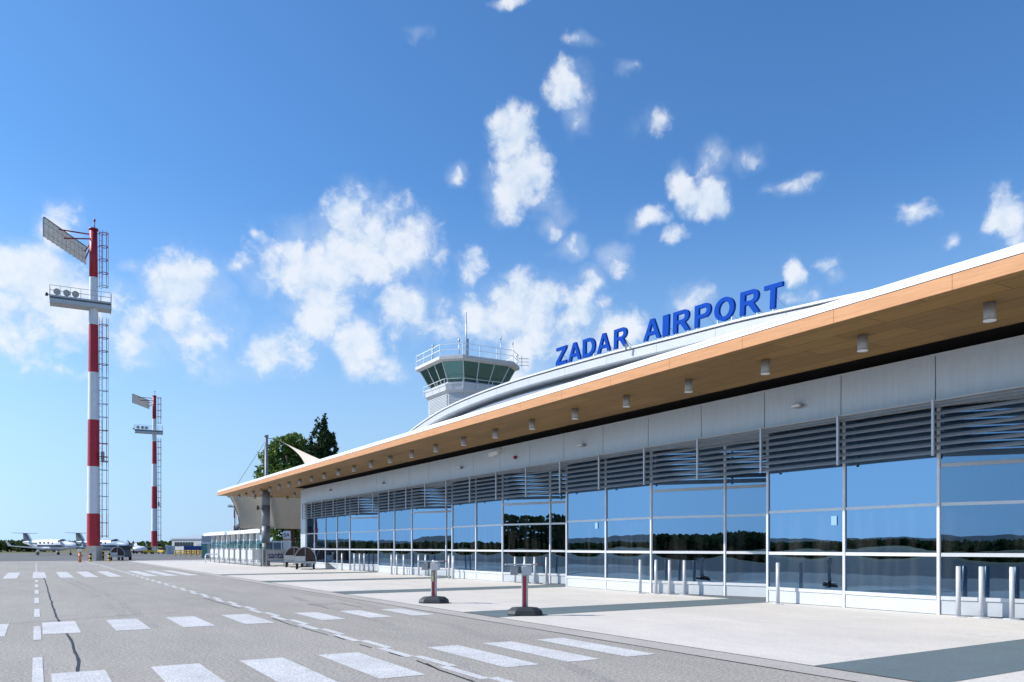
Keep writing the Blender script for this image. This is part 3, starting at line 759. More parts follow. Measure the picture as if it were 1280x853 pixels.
for ch, xa, xb in LETTER:
    s0, s1 = s_at(xa, XL), s_at(xb, XL)
    sc = (s0 + s1) / 2; w = s0 - s1; hgt = .635 if ch != 'O' else .625
    tilt = math.atan((arch(s0) - arch(s1)) / (s0 - s1))
    base = arch(sc) + .10
    me = glyph_mesh(G[ch], w, hgt, .075); me.materials.append(BLUE)
    o = bpy.data.objects.new('sign_letter', me); COL.objects.link(o); o.parent = sign
    # local x -> -Y, local y -> Z, extrusion along X ; leaning slightly with the roof line
    M = Matrix(((0, 0, -1, XL), (-1, 0, 0, s0), (0, 1, 0, base + math.sin(tilt) * w / 2), (0, 0, 0, 1)))
    M = M @ Matrix.Rotation(-tilt * .7, 4, 'Z')
    o.matrix_local = Matrix.Translation(-sign.location) @ M
    b = MB()
    for f in ((.14, .86) if ch not in 'ITP' else ((.5,) if ch != 'P' else (.12,))):
        y = s0 - f * w; z = arch(y)
        b.beam((XL, y, z - .01), (XL, y, z + .155), .035, .025)
    y = s0 - .6 * w; b.beam((XL + .06, y, base + .32), (XL + .55, y - .1, arch(y) - .01), .014, .014)
    p = b.build('letter_support', FRAME, sign)
b = MB(); p = Vector((XR - .02, s_at(785, XR), arch(s_at(785, XR)))); b.tube(p + Vector((0, 0, -.02)), p + Vector((0, 0, .10)), .02); b.beam(p + Vector((0, 0, .09)), p + Vector((-.18, -.14, .05)), .04, .04); b.beam(p + Vector((-.18, -.14, .06)), p + Vector((-.16, -.12, -.13)), .05, .09)
b.build('small_floodlight', LAMPGREY, sign)

# ------------------------------------------------------------------ bollards along the glass
def bollard_mesh():
    b = MB(); b.tube((0, 0, .02), (0, 0, 1.14), .052, n=16); b.tube((0, 0, 1.14), (0, 0, 1.155), .052, .044, n=16); b.tube((0, 0, 0.008), (0, 0, .024), .17, n=18)
    return b
BOLL = mat('bollard_white', (0.52, 0.54, 0.57), 0.35, 0.1, 0.06, 4)
def line_hit(px, x0, y0, x1, y1):        # where the view ray through px meets a plan line
    d = W((px - 640) / 1000, 1, 0)
    ex, ey = x1 - x0, y1 - y0
    det = d.x * (-ey) + ex * d.y
    t = (x0 * (-ey) + ex * y0) / det
    return d.x * t, d.y * t
NAMES = {46.7: 'farthest door recess', 36.5: 'second farthest door recess', 26.3: 'middle door recess', 16.1: 'second nearest door recess', 5.9: 'nearest door recess'}
ORD = ['first', 'second', 'third', 'fourth', 'fifth', 'sixth']
GROUPS = [(46.7, (427.5, 443, 449.7, 455.5)), (36.5, (489.5, 496, 504.7, 523.3, 532)), (26.3, (561.2, 566.8)), (26.3, (644, 656, 668.3, 683)), (16.1, (800.3, 820, 837, 855.5)), (16.1, (972.3,)), (5.9, (1198, 1226.7, 1265))]
NAMED_SINGLES = {972.3: 'lone white bollard just right of the second nearest glass corner', 561.2: 'left bollard of the close pair at the corner between middle door bays', 566.8: 'right bollard of the close pair at the corner between middle door bays'}
bol_root = None
for cs, xs_ in GROUPS:
    for i, px in enumerate(xs_):
        q0, q1 = recess(cs)
        x, y = line_hit(px, q0[0] - .5, q0[1] + .35, q1[0] - .5, q1[1] + .35)
        if px in (972.3, 561.2, 566.8, 800.3, 427.5):
            x, y = line_hit(px, 17.72, 0, 17.72, 60)
        lab = NAMED_SINGLES.get(px) or 'white bollard at the %s, %s of its %s from left' % (NAMES[cs], ORD[i], {4: 'four', 5: 'five', 3: 'three'}[len(xs_)])
        if bol_root is None:
            bol_root = bollard_mesh().build('bollard', BOLL); bol_root.location = (x, y, 0)
            tag(bol_root, lab, 'bollard', 'white bollards along the glass front')
        else:
            c = bol_root.copy(); COL.objects.link(c); c.location = (x, y, 0); c['label'] = lab

# ------------------------------------------------------------------ portable barrier posts on black rubber feet
def barrier_post(loc, label, rz):
    t = thing('barrier_post', label, 'barrier post', loc, rz, 'portable barrier posts on rubber feet', base=1)
    b = MB()
    outl = [(-.52, -.20), (-.30, -.34), (.30, -.34), (.52, -.20), (.54, .10), (.36, .32), (-.36, .32), (-.54, .10)]
    rings = []
    for sc, z in ((.97, 0.0), (1.0, .05), (.93, .12), (.70, .185), (.25, .20)):
        rings.append([(x * sc * .78, y * sc * .85, z) for x, y in outl])
    b.loft(rings, 0, False); b.build('rubber_foot', RUBBER, t, bevel=.02)
    b = MB(); b.box((-.075, -.06, .20), (.075, .05, .93)); b.build('post', TOWERWHITE, t, bevel=.012)
    b = MB(); b.box((-.042, -.072, .21), (.032, -.061, .91)); b.build('red_stripe', SIGNRED, t)
    b = MB(); b.box((-.075, -.11, .935), (.155, .10, 1.15)); b.build('head_box', TOWERWHITE, t, bevel=.015)
    b = MB(); b.box((-.34, -.10, .94), (-.155, .08, 1.15)); b.build('head_box', LAMPGREY, t, bevel=.012)
    b = MB(); b.box((-.155, -.05, .97), (-.075, .05, 1.13)); b.build('latch', DARKSTEEL, t)
    b = MB(); b.beam((-.46, -.10, 1.185), (.30, .02, 1.185), .06, .035); b.beam((-.40, .12, 1.185), (.16, -.14, 1.185), .05, .03); b.tube((0, -.04, 1.15), (0, -.04, 1.22), .04); b.build('top_arm', PLATFORM, t)
    b = MB(); b.tube((.30, .02, 1.165), (.30, .02, 1.205), .035, n=10); b.build('hook', SIGNRED, t)
    return t
pa = barrier_post(gp(656, 769.5), 'nearer portable post on black rubber foot, with plain red stripe, by the blue-grey strip', -TH)
pb = barrier_post(gp(542.5, 754.3), 'farther portable post on black rubber foot, with stickers over its red stripe', -TH - .15)
b = MB(); b.box((-.072, -.076, .62), (.005, -.0725, .90)); b.build('sticker', mat('sticker_yellow', (.45, .5, .25), .6), pb)
b = MB()
for z, w in ((.28, .03), (.37, .045), (.45, .03), (.53, .035)): b.box((-.03, -.076, z), (-.03 + w, -.0725, z + .04))
b.build('sticker_scrap', BLACK, pb)

# ------------------------------------------------------------------ floodlight masts
def mast():
    t = thing('floodlight_mast', 'tallest red and white banded floodlight mast, nearest to the camera', 'light mast', (0, 0, 0), 0, 'red and white floodlight masts along the apron', base=1)
    HT = 37.6
    def rad(z): return .72 - (.72 - .40) * z / HT
    bz = [0, 5.35, 10.7, 16.0, 21.4, 26.8, 32.2, HT]
    b = MB(); n = 14
    for i, (a, c) in enumerate(zip(bz, bz[1:])):
        ring = lambda z: [(rad(z) * math.cos(2 * math.pi * k / n), rad(z) * math.sin(2 * math.pi * k / n), z) for k in range(n)]
        b.loft([ring(a), ring(c)], i % 2, True, cap=(i == len(bz) - 2))
    b.build('pole', [RED, MASTWHITE], t)
    b = MB(); b.tube((0, 0, HT), (0, 0, HT + .15), .5, n=14); b.tube((.1, 0, HT + .1), (.1, 0, HT + 1.0), .05); b.tube((.1, 0, HT + 1), (.1, 0, HT + 1.25), .11); b.build('pole_cap', REDARM, t)
    dr = Vector((CT, -ST, 0)); fw = Vector((ST, CT, 0))          # sideways and away, as the mast's fittings point
    # plinth
    b = MB(); M = Matrix(((dr.x, fw.x, 0, 0), (dr.y, fw.y, 0, 0), (0, 0, 1, 0), (0, 0, 0, 1)))
    b.box((-.30, -.85, 0), (.72, .45, 1.55), 0, M); b.box((-.36, -.90, 1.55), (.78, .5, 1.68), 0, M); b.build('plinth', PLINTH, t)
    # ladder with safety cage
    off = dr * 1.1
    def mi(z):
        for i, (a, c) in enumerate(zip(bz, bz[1:])):
            if a <= z <= c: return i % 2
        return 0
    for seg in ((2.6, 27.6), (31.0, 37.4)):
        b = MB()
        zs = sorted(set([seg[0], seg[1]] + [q for q in bz if seg[0] < q < seg[1]]))
        for a, c in zip(zs, zs[1:]):
            m = mi((a + c) / 2)
            for u, v in ((-.22, -.25), (.22, -.25)) if False else ((-.30, -.28), (-.30, .28)):
                p = off + dr * u + fw * v; b.beam(p + Vector((0, 0, a)), p + Vector((0, 0, c)), .05, .05, m)
            for u, v in ((.15, -.42), (.15, .42), (.48, -.18), (.48, .18)):
                p = off + dr * u + fw * v; b.beam(p + Vector((0, 0, a)), p + Vector((0, 0, c)), .045, .045, m)
        z = seg[0] + .2
        while z < seg[1]:
            pts = [off + dr * u + fw * v + Vector((0, 0, z)) for u, v in ((-.30, -.28), (.15, -.42), (.48, -.18), (.48, .18), (.15, .42), (-.30, .28))]
            for p, q in zip(pts, pts[1:]): b.beam(p, q, .05, .07, mi(z))
            b.beam(off + dr * -.3 + Vector((0, 0, z)), dr * (rad(z) - .05) + Vector((0, 0, z)), .05, .05, mi(z))
            z += 1.5
        z = seg[0]
        while z < seg[1]:
            b.beam(off + dr * -.3 + fw * -.28 + Vector((0, 0, z)), off + dr * -.3 + fw * .28 + Vector((0, 0, z)), .03, .03, mi(z)); z += .6
        b.build('ladder_cage', [REDARM, STEEL], t)
    b = MB(); p = off + dr * .1 + Vector((0, 0, 11.2)); b.box((-.3, -.3, 0), (.35, .3, .15), 0, Matrix.Translation(p) @ M); b.box((-.25, -.25, .2), (.0, .1, 1.2), 0, Matrix.Translation(p) @ M); b.build('junction_box', LAMPGREY, t)
    # platform
    d = Vector((5.1 * CT + 2.8 * ST, -5.1 * ST + 2.8 * CT, 0)).normalized(); nn = Vector((-d.y, d.x, 0))
    z0 = 28.6
    MP = Matrix(((d.x, nn.x, 0, 0), (d.y, nn.y, 0, 0), (0, 0, 1, 0), (0, 0, 0, 1)))
    pf = MB(); pf.box((-4.3, -.95, z0), (1.75, .95, z0 + .42), 0, MP); pf.box((-4.35, -1.0, z0 + .62), (1.8, 1.0, z0 + .80), 0, MP)
    pf = pf.build('platform', PLATFORM, t)
    b = MB(); b.box((-4.25, -.9, z0 + .43), (1.7, .9, z0 + .61), 0, MP)
    b.build('platform_gap', DARKSTEEL, pf)
    b = MB()
    for v in (-.95, .95):
        for zz in (1.3, 1.85): b.beam(MP @ Vector((-4.3, v, z0 + zz)), MP @ Vector((1.75, v, z0 + zz)), .04, .04)
        for i in range(7):
            u = -4.3 + 6.05 * i / 6; b.beam(MP @ Vector((u, v, z0 + .8)), MP @ Vector((u, v, z0 + 1.85)), .04, .04)
    for u in (-4.3, 1.75):
        for zz in (1.3, 1.85): b.beam(MP @ Vector((u, -.95, z0 + zz)), MP @ Vector((u, .95, z0 + zz)), .04, .04)
    b.build('railing', STEEL, pf)
    b = MB(); b.box((1.72, -.95, z0 - .1), (1.80, .95, z0 + 1.75), 0, MP); b.build('end_plate', STEEL, pf)
    for u in (-3.6, -2.65, -1.8):
        b = MB(); c = MP @ Vector((u, -.3, z0 + 1.35)); f = MP.to_3x3() @ Vector((0, -1, -.25)).normalized()
        b.tube(c + f * .30, c - f * .10, .36, .33, n=14); b.tube(c - f * .10, c - f * .36, .33, .16, n=14); b.beam(c, MP @ Vector((u, -.3, z0 + .8)), .09, .09)
        fl = b.build('floodlight', LAMPGREY, t)
        b = MB(); b.tube(c + f * .302, c + f * .32, .32, n=14); b.build('lens', STEEL, fl)
    b = MB(); c = MP @ Vector((-4.6, -.6, z0 + .7)); b.tube(c, c + Vector((0, 0, .35)), .16, .1, n=10); b.beam(c + Vector((0, 0, .35)), MP @ Vector((-4.3, -.6, z0 + .75)), .06, .06); b.build('obstruction_lamp', BLACK, t)
    # reflector panel carried on arms
    s = -3.3
    a = dr * s + fw * -4.0; c = dr * s + fw * 4.6
    b = MB()
    nseg = 10
    for i in range(nseg):
        p, q = a.lerp(c, (i + .03) / nseg), a.lerp(c, (i + .97) / nseg)
        b.beam(p + Vector((0, 0, 36.35)), q + Vector((0, 0, 36.35)), .10, 2.05)
        for j in range(2):
            zz = 35.9 + j * .9
            b.beam(p + dr * .06 + Vector((0, 0, zz)), q + dr * .06 + Vector((0, 0, zz)), .04, .05)
    b.build('reflector_panel', REFLECT, t)
    b = MB(); b.beam(a + Vector((0, 0, 37.42)), c + Vector((0, 0, 37.42)), .16, .10)
    for i in range(11): p = a.lerp(c, i / 10) - dr * .09; b.beam(p + Vector((0, 0, 35.3)), p + Vector((0, 0, 37.4)), .05, .08)
    b.build('panel_frame', DARKSTEEL, t)
    b = MB()
    for v, z1, z2 in ((-1.2, 37.2, 37.1), (-.2, 36.6, 36.6), (4.3, 36.8, 36.2), (4.4, 36.0, 35.8)):
        b.beam(dr * (s + .05) + fw * v + Vector((0, 0, z1)), dr * -.3 + Vector((0, 0, z2)), .11, .12)
    b.build('arm', REDARM, t)
    return t
m1 = mast()
p1 = W(-47.6, 91); m1.location = (p1.x, p1.y, 0)
p2 = W((193 - 640) * .1916, 191.6); m2 = dup(m1, (p2.x, p2.y, -.012), 0, 'red and white banded floodlight mast of middle height, left of the white hangar')
p3 = W((293 - 640) * .551, 551); m3 = dup(m1, (p3.x, p3.y, -.012), 0, 'smallest and most distant red and white mast, rising behind the flat-roofed pavilion')

# guard posts round the nearest mast
b = MB()
for i in range(4): b.tube((0, 0, i * .26), (0, 0, i * .26 + .26), .11, n=10, mi=i % 2)
gpost = b.build('guard_post', [YELLOW, BLACK]); q = gp(129, 701); gpost.location = (q.x, q.y, 0)
tag(gpost, 'yellow and black guard post just right of the nearest mast plinth, topmost and tallest', 'guard post', 'yellow and black guard posts')
for px, py, lab in ((136.5, 702, 'yellow and black guard post beside the dark baggage cart near the mast'), (113, 702, 'yellow and black guard post close in front of the mast plinth')):
    c = gpost.copy(); COL.objects.link(c); q = gp(px, py); c.location = (q.x, q.y, 0); c['label'] = lab; c.scale = (1.2, 1.2, .85)
b = MB(); b.tube((0, 0, 0), (0, 0, .9), .14, n=12); b.tube((0, 0, .9), (0, 0, 1.1), .14, .08, n=12); b.beam((-.25, 0, .6), (.25, 0, .6), .1, .1)
hy = b.build('hydrant', [ORANGE]); q = gp(100, 703); hy.location = (q.x, q.y, 0); tag(hy, 'small orange hydrant standing left of the nearest mast', 'hydrant')
b = MB(); b.box((-.17, -.17, .0), (.17, .17, .28)); b.build('white_cap', WHITEMETAL, hy).location = (0, 0, 1.1)

# ------------------------------------------------------------------ baggage carts
def cart():
    t = thing('baggage_cart', '', 'baggage cart', (0, 0, 0), 0, 'baggage carts with rounded brown covers', base=1)
    # local: x across, y along
    b = MB(); b.box((-.74, -1.3, .42), (.74, 1.3, .56)); b.box((-.70, -1.25, .34), (-.62, 1.25, .42)); b.box((.62, -1.25, .34), (.70, 1.25, .42)); b.beam((0, -1.3, .40), (0, -2.2, .30), .08, .08); b.build('chassis', STEEL, t)
    rad_ = .74
    def semi(r, y): return [(r * math.cos(R(180 - 180 * i / 18)), y, .60 + 1.36 * r * math.sin(R(180 * i / 18)) * .95) for i in range(19)]
    b = MB(); b.grid(lambda u, v: Vector(semi(rad_, -1.25 + 2.5 * v)[round(u * 18)]), 18, 4); b.build('cover', CARTDARK, t)
    for y in (-1.26, 1.26):
        b = MB()
        pts = semi(rad_, y)
        for p, q in zip(pts, pts[1:]): b.beam(p, q, .05, .05)
        b.beam((0, y, .58), (0, y, 1.55), .035, .035)
        b.build('hoop', STEEL, t)
    for y in (-1.22, 1.22):
        b = MB(); b.face([Vector(p) for p in semi(rad_ - .02, y)]); b.build('end_curtain', CARTDARK, t)
    b = MB(); b.box((-.70, -1.30, .58), (.0, -1.27, .93)); b.build('end_board', PLATFORM, t)
    for x in (-.58, .58):
        for y in (-.9, .9):
            b = MB(); b.tube((x - .07, y, .215), (x + .07, y, .215), .21, n=16); w = b.build('wheel', TYRE, t)
            b = MB(); b.tube((x - .075, y, .215), (x + .075, y, .215), .10, n=12); b.build('rim', STEEL, w)
    return t
ca = cart(); q = gp(387, 712); ca.location = (q.x, q.y + 1.0, .008); ca.rotation_euler = (0, 0, -R(17)); ca['label'] = 'brown round-topped baggage cart before the glass, with pale board on its end'
q = gp(373.5, 709.5); cb = dup(ca, (q.x, q.y + 1.2, .008), -R(17), 'brown round-topped baggage cart half hidden behind the other, beside the banner')
q = gp(146.5, 701); cc_ = dup(ca, (q.x, q.y + .6, 0), -R(2), 'dark round-topped baggage cart standing right of the nearest mast')
t = thing('luggage_tractor', 'dark squat luggage tractor coupled beside the baggage cart near the mast', 'tractor', (0, 0, 0), 0, base=1)
b = MB(); b.box((-.7, -1.3, .35), (.7, 1.3, .95)); b.box((-.62, -1.2, .95), (.62, .2, 1.15)); b.build('body', DARKSTEEL, t, bevel=.04)
b = MB(); b.box((-.65, -.2, 1.15), (.65, 1.2, 1.75)); b.build('cab', mat('tractor_green', (.03, .06, .06), .5), t, bevel=.05)
b = MB(); b.box((-.66, -.1, 1.3), (.66, 1.1, 1.62)); b.build('cab_window', DARKGLASS, t)
for x in (-.62, .62):
    for y in (-.85, .85):
        b = MB(); b.tube((x - .1, y, .32), (x + .1, y, .32), .32, n=16); b.build('wheel', TYRE, t)
q = gp(156, 700.3); t.location = (q.x, q.y + .5, 0); t.rotation_euler = (0, 0, -R(2))

# ------------------------------------------------------------------ aircraft
def ring(x, r, zc, ry=1.0, n=16): return [(x, r * ry * math.cos(2 * math.pi * i / n), zc + r * math.sin(2 * math.pi * i / n)) for i in range(n)]
def wingmesh(root, tip, cr, ct, th, dih):
    pts = [(0, 0), (.12, .5), (.35, .6), (.7, .3), (1, 0), (.6, -.15), (.2, -.25)]
    rings = []
    for f, ch in ((0, cr), (1, ct)):
        y = root[1] + (tip[1] - root[1]) * f; xl = root[0] + (tip[0] - root[0]) * f; z = root[2] + (tip[2] - root[2]) * f
        rings.append([(xl - p * ch, y, z + q * th * ch) for p, q in pts])
    b = MB(); b.loft(rings, 0, False); return b
def aircraft(label, body_m, stripe_m):
    t = thing('small_airplane', label, 'airplane', (0, 0, 0), 0, 'small propeller aircraft parked on the far apron', base=1)
    zc = 1.75
    prof_ = [(7.0, .16, -.05), (6.75, .33, -.05), (6.2, .46, -.02), (5.4, .55, .0), (4.6, .62, .02), (4.0, .72, .05), (3.4, .86, .10), (2.6, .90, .12), (0, .90, .12), (-2.0, .86, .14), (-3.6, .66, .26), (-5.0, .42, .42), (-6.3, .22, .55), (-6.9, .10, .62)]
    b = MB(); b.loft([ring(x, r * 1.2, zc + dz + .08) for x, r, dz in prof_], lambda a, i: 1 if ((4 <= a < 9 and i in (15, 8)) or (a >= 9 and i in (0, 7))) else 0)
    b.build('fuselage', [body_m, stripe_m], t)
    for sg in (1, -1):
        w = wingmesh((1.2, .7 * sg, zc - .62), (.35, 7.9 * sg, zc - .05), 2.3, 1.1, .14, 0); w.build('wing', body_m, t)
        w = wingmesh((.30, 7.9 * sg, zc - .05), (-.5, 8.25 * sg, zc + .85), 1.05, .45, .1, 0); w.build('winglet', body_m, t)
        w = wingmesh((-5.75, 0, 4.15), (-6.05, 2.6 * sg, 4.2), 1.25, .8, .1, 0); w.build('tailplane', stripe_m, t)
        b = MB(); b.tube((-.4, 2.2 * sg, zc - .5), (-.4, 2.2 * sg, .3), .09); b.box((-.7, 2.05 * sg - .12, .5), (-.1, 2.05 * sg + .12, 1.15)); b.build('landing_leg', body_m, t)
        b = MB(); b.tube((-.4, 2.2 * sg - .1, .3), (-.4, 2.2 * sg + .1, .3), .30, n=16); b.build('wheel', TYRE, t)
        for k in range(4):
            b = MB(); x = 1.9 - k * 1.05; y = sg * 1.02; b.box((x - .17, y - .05, zc + .42), (x + .17, y + .03, zc + .80)); b.build('cabin_window', DARKGLASS, t, bevel=.01)
    # fin with dark swept patch
    fin = MB(); fin.loft([[(-4.2, -.06, zc + .5), (-4.2, .06, zc + .5), (-6.7, .05, zc + .6), (-6.7, -.05, zc + .6)], [(-5.6, -.05, 4.15), (-5.6, .05, 4.15), (-6.9, .03, 4.15), (-6.9, -.03, 4.15)]], 0, False); fin.build('tail_fin', [stripe_m], t)
    b = MB(); b.loft([[(-4.15, -.07, zc + .5), (-4.15, .07, zc + .5), (-4.5, .07, zc + .55), (-4.5, -.07, zc + .55)], [(-5.55, -.06, 4.15), (-5.55, .06, 4.15), (-5.8, .06, 4.15), (-5.8, -.06, 4.15)]], 0, False); b.build('fin_edge', body_m, t)
    b = MB()
    for sg in (1, -1):
        b.face([(4.05, .46 * sg, zc + .84), (3.35, .92 * sg, zc + .62), (3.1, .90 * sg, zc + .94), (3.45, .48 * sg, zc + 1.20)])
        b.face([(4.07, .0, zc + .98), (4.05, .46 * sg, zc + .85), (3.45, .48 * sg, zc + 1.21), (3.45, 0, zc + 1.29)])
    b.build('windscreen', DARKGLASS, t)
    b = MB(); b.loft([ring(7.5, .02, zc - .05, n=12), ring(7.35, .12, zc - .05, n=12), ring(7.0, .2, zc - .05, n=12)]); b.build('spinner', stripe_m, t)
    pr = MB()
    for k in range(4):
        a = R(35 + 90 * k); d = Vector((0, math.cos(a), math.sin(a))); pr.beam(Vector((7.15, 0, zc - .05)) + d * .1, Vector((7.15, 0, zc - .05)) + d * 1.3, .22, .05)
    pr.build('propeller', BLACK, t)
    b = MB(); b.tube((5.3, 0, zc - .4), (5.3, 0, .22), .07); b.build('nose_leg', STEEL, t)
    b = MB(); b.tube((5.3, -.08, .22), (5.3, .08, .22), .22, n=14); b.build('nose_wheel', TYRE, t)
    for sg in (1, -1):
        b = MB(); b.tube((6.0, .40 * sg, zc - .12), (5.5, .58 * sg, zc - .15), .11, n=10); b.build('exhaust_stack', DARKSTEEL, t)
    return t
# heading: to the right and towards the camera
pl = aircraft('white single-propeller airplane with grey swoosh, wholly in view left of the nearest mast', PLANEWHITE, PLANEGREY)
ctr = W((62 - 640) * .152, 152)
pl.location = (ctr.x, ctr.y, -.004); pl.rotation_euler = (0, 0, -TH - R(20)); 
ctr = W((128 - 640) * .150, 150)
pl2 = aircraft('silver-blue propeller airplane partly hidden behind the nearest mast', PLANESILVER, PLANEGREY)
pl2.location = (ctr.x, ctr.y, -.004); pl2.rotation_euler = (0, 0, -TH - R(22))

# ------------------------------------------------------------------ control tower
tw = thing('control_tower', 'white airport control tower with green slanted glass cab behind the terminal roof', 'control tower', (39.4, 75.5, 0), base=1)
def octo(h, c): return [(-h, -h + c), (-h + c, -h), (h - c, -h), (h, -h + c), (h, h - c), (h - c, h), (-h + c, h), (-h, h - c)]
def P3(poly, z): return [(x, y, z) for x, y in poly]
b = MB(); b.prism(octo(3.4, 1.0), 0, 17.25); b.build('shaft', TOWERWHITE, tw)
b = MB()
for i in range(16):
    z = 14.7 + i * .155; b.box((-3.5, -2.2, z), (-3.4, 2.2, z + .09))
    b.beam((-3.42, -2.42, z + .045), (-2.42, -3.42, z + .045), .09, .09)
b.build('vent_louvre', PLATFORM, tw)
b = MB(); b.box((-.1, -3.46, 15.4), (.35, -3.4, 17.0)); b.box((.55, -3.46, 15.4), (1.0, -3.4, 17.0)); b.build('shaft_window', DARKGLASS, tw)
b = MB(); b.tube((-.35, -3.52, 0), (-.35, -3.52, 17.2), .09); b.build('rain_pipe', WHITEMETAL, tw)
b = MB(); b.loft([P3(octo(3.5, 1.1), 17.2), P3(octo(3.75, 1.3), 17.45), P3(octo(3.8, 1.3), 18.1), P3(octo(3.4, 1.15), 18.15)], 0, False); b.build('gallery', TOWERWHITE, tw)
def rail(poly, z0, z1, n, m, name, tk=.045, mid=2):
    b = MB(); L_ = len(poly)
    for i in range(L_):
        p, q = Vector((*poly[i], 0)), Vector((*poly[(i + 1) % L_], 0))
        for k in range(mid): b.beam(p + Vector((0, 0, z0 + (z1 - z0) * (k + 1) / mid)), q + Vector((0, 0, z0 + (z1 - z0) * (k + 1) / mid)), tk, tk)
        cnt = max(1, round((q - p).length / n))
        for k in range(cnt): r = p.lerp(q, k / cnt); b.beam(r + Vector((0, 0, z0)), r + Vector((0, 0, z1)), tk, tk)
    return b.build(name, m, tw)
rail(octo(3.95, 1.4), 17.6, 18.55, 1.5, WHITEMETAL, 'gallery_railing', .035)
lo_, hi_ = octo(3.3, 1.2), octo(4.25, 1.55)
for i in range(8):
    j = (i + 1) % 8
    b = MB(); b.face([(*lo_[i], 18.35), (*lo_[j], 18.35), (*hi_[j], 20.2), (*hi_[i], 20.2)]); b.build('cab_glass', GREENGLASS, tw)
for i in range(8):
    j = (i + 1) % 8; n = 3 if (Vector(lo_[i]) - Vector(lo_[j])).length > 2.3 else 1
    for k in range(n):
        f = k / n; p = Vector((*lo_[i], 18.3)).lerp(Vector((*lo_[j], 18.3)), f); q = Vector((*hi_[i], 20.23)).lerp(Vector((*hi_[j], 20.23)), f)
        b = MB(); b.beam(p, q, .10, .10); b.build('cab_mullion', TOWERWHITE, tw)
b = MB(); b.prism(octo(3.4, 1.2), 18.16, 18.36); b.build('cab_sill', TOWERWHITE, tw)
b = MB(); b.prism(octo(2.2, .8), 18.37, 19.2); b.build('control_desk', DARKSTEEL, tw)
for x, y in ((-1.2, -2.6), (1.3, -2.5), (2.3, -1.0)):
    b = MB(); b.box((x - .25, y - .1, 18.9), (x + .25, y + .1, 19.6)); b.build('desk_screen', TEAL, tw)
b = MB(); b.tube((0, 0, 18.37), (0, 0, 20.3), .35, n=10); b.build('cab_core', DARKSTEEL, tw)
b = MB(); b.loft([P3(octo(4.35, 1.6), 20.21), P3(octo(4.7, 1.75), 20.36), P3(octo(4.7, 1.75), 20.68), P3(octo(4.6, 1.7), 20.72)], 0, False); b.build('cab_roof', TOWERROOF, tw)
rail(octo(4.6, 1.7), 20.72, 21.85, 1.7, WHITEMETAL, 'roof_railing', .05)
b = MB(); b.tube((-.3, -.3, 20.7), (-.3, -.3, 26.4), .10, .05); b.tube((-.1, -.3, 20.7), (-.1, -.3, 23.6), .12, .09); b.build('main_antenna', STEEL, tw)
for i, (x, y, h, r) in enumerate(((-2.3, -2.6, 1.9, .05), (1.9, -3.8, 2.4, .035), (3.6, -3.4, 2.2, .035), (-4.4, -.8, 1.4, .05), (4.6, -2.6, 1.2, .05))):
    b = MB(); b.tube((x, y, 20.7), (x, y, 20.7 + h), r); b.tube((x, y, 20.6 + h), (x, y, 20.9 + h), r * 2); b.build('antenna', STEEL, tw)
b = MB()
for k in range(3): b.beam((4.6, -2.6, 20.9 + .35 * k), (5.7, -3.2, 20.9 + .35 * k), .05, .05)
b.beam((5.0, -2.9, 20.7), (5.0, -2.9, 21.9), .05, .05); b.build('yagi_antenna', STEEL, tw)

# ------------------------------------------------------------------ shade sail by the pavilion
sb = W((333 - 640) * .079, 79)
sail = thing('shade_sail', 'beige tensioned fabric sail on a grey steel mast behind the canopy end', 'shade sail', (sb.x, sb.y, 0))
top = at(333, 546, 79)
b = MB(); b.tube((sb.x, sb.y, 0), (top.x, top.y, top.z), .20, .16, n=12); b.tube(top, top + Vector((0, 0, .15)), .22, n=12); b.build('steel_mast', COLUMN, sail)
tip = at(346, 549.5, 79.3)
e1 = [tip, at(381, 566, 81), at(415, 582, 84), at(440, 600, 87)]
e2 = [tip, at(362, 558.5, 80), at(376, 571.5, 81), at(386, 590, 82)]
def interp(pts, u):
    f = u * (len(pts) - 1); i = min(int(f), len(pts) - 2); t = f - i
    p0 = pts[max(i - 1, 0)]; p1, p2 = pts[i], pts[i + 1]; p3 = pts[min(i + 2, len(pts) - 1)]
    return .5 * ((2 * p1) + (p2 - p0) * t + (2 * p0 - 5 * p1 + 4 * p2 - p3) * t * t + (3 * p1 - p0 - 3 * p2 + p3) * t**3)
def membrane(fn, nu, nv, m=None):
    b = MB(); b.grid(fn, nu, nv); o = b.build('membrane', m or SAIL, sail)
    if m is None:
        sm = o.modifiers.new('thickness', 'SOLIDIFY'); sm.thickness = .02
    return o
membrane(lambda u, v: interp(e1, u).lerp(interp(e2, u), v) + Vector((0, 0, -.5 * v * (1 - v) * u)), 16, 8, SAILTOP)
le = [at(285, 616, 84), at(291, 628, 84), at(297, 644, 84), at(300, 661, 84)]
re_ = [at(340, 612, 82.5), at(341, 628, 82.7), at(343.5, 644, 83), at(347, 661, 83.3)]
fe = [at(420, 600, 86), at(420, 625, 86), at(420, 645, 86), at(420, 662, 86)]
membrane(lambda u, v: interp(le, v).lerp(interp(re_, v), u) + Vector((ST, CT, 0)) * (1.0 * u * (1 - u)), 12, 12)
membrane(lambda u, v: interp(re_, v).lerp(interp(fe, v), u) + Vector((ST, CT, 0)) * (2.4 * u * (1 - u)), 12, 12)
def cable(p, q, r=.022):
    b = MB(); b.tube(p, q, r, r, 6); b.build('cable', DARKSTEEL, sail)
cable(top + Vector((0, 0, -.3)), at(297, 605, 84)); cable(top + Vector((0, 0, -.3)), at(324, 592, 77)); cable(top + Vector((0, 0, -.15)), tip, .035); cable(at(297, 605, 84), at(285, 616, 84))
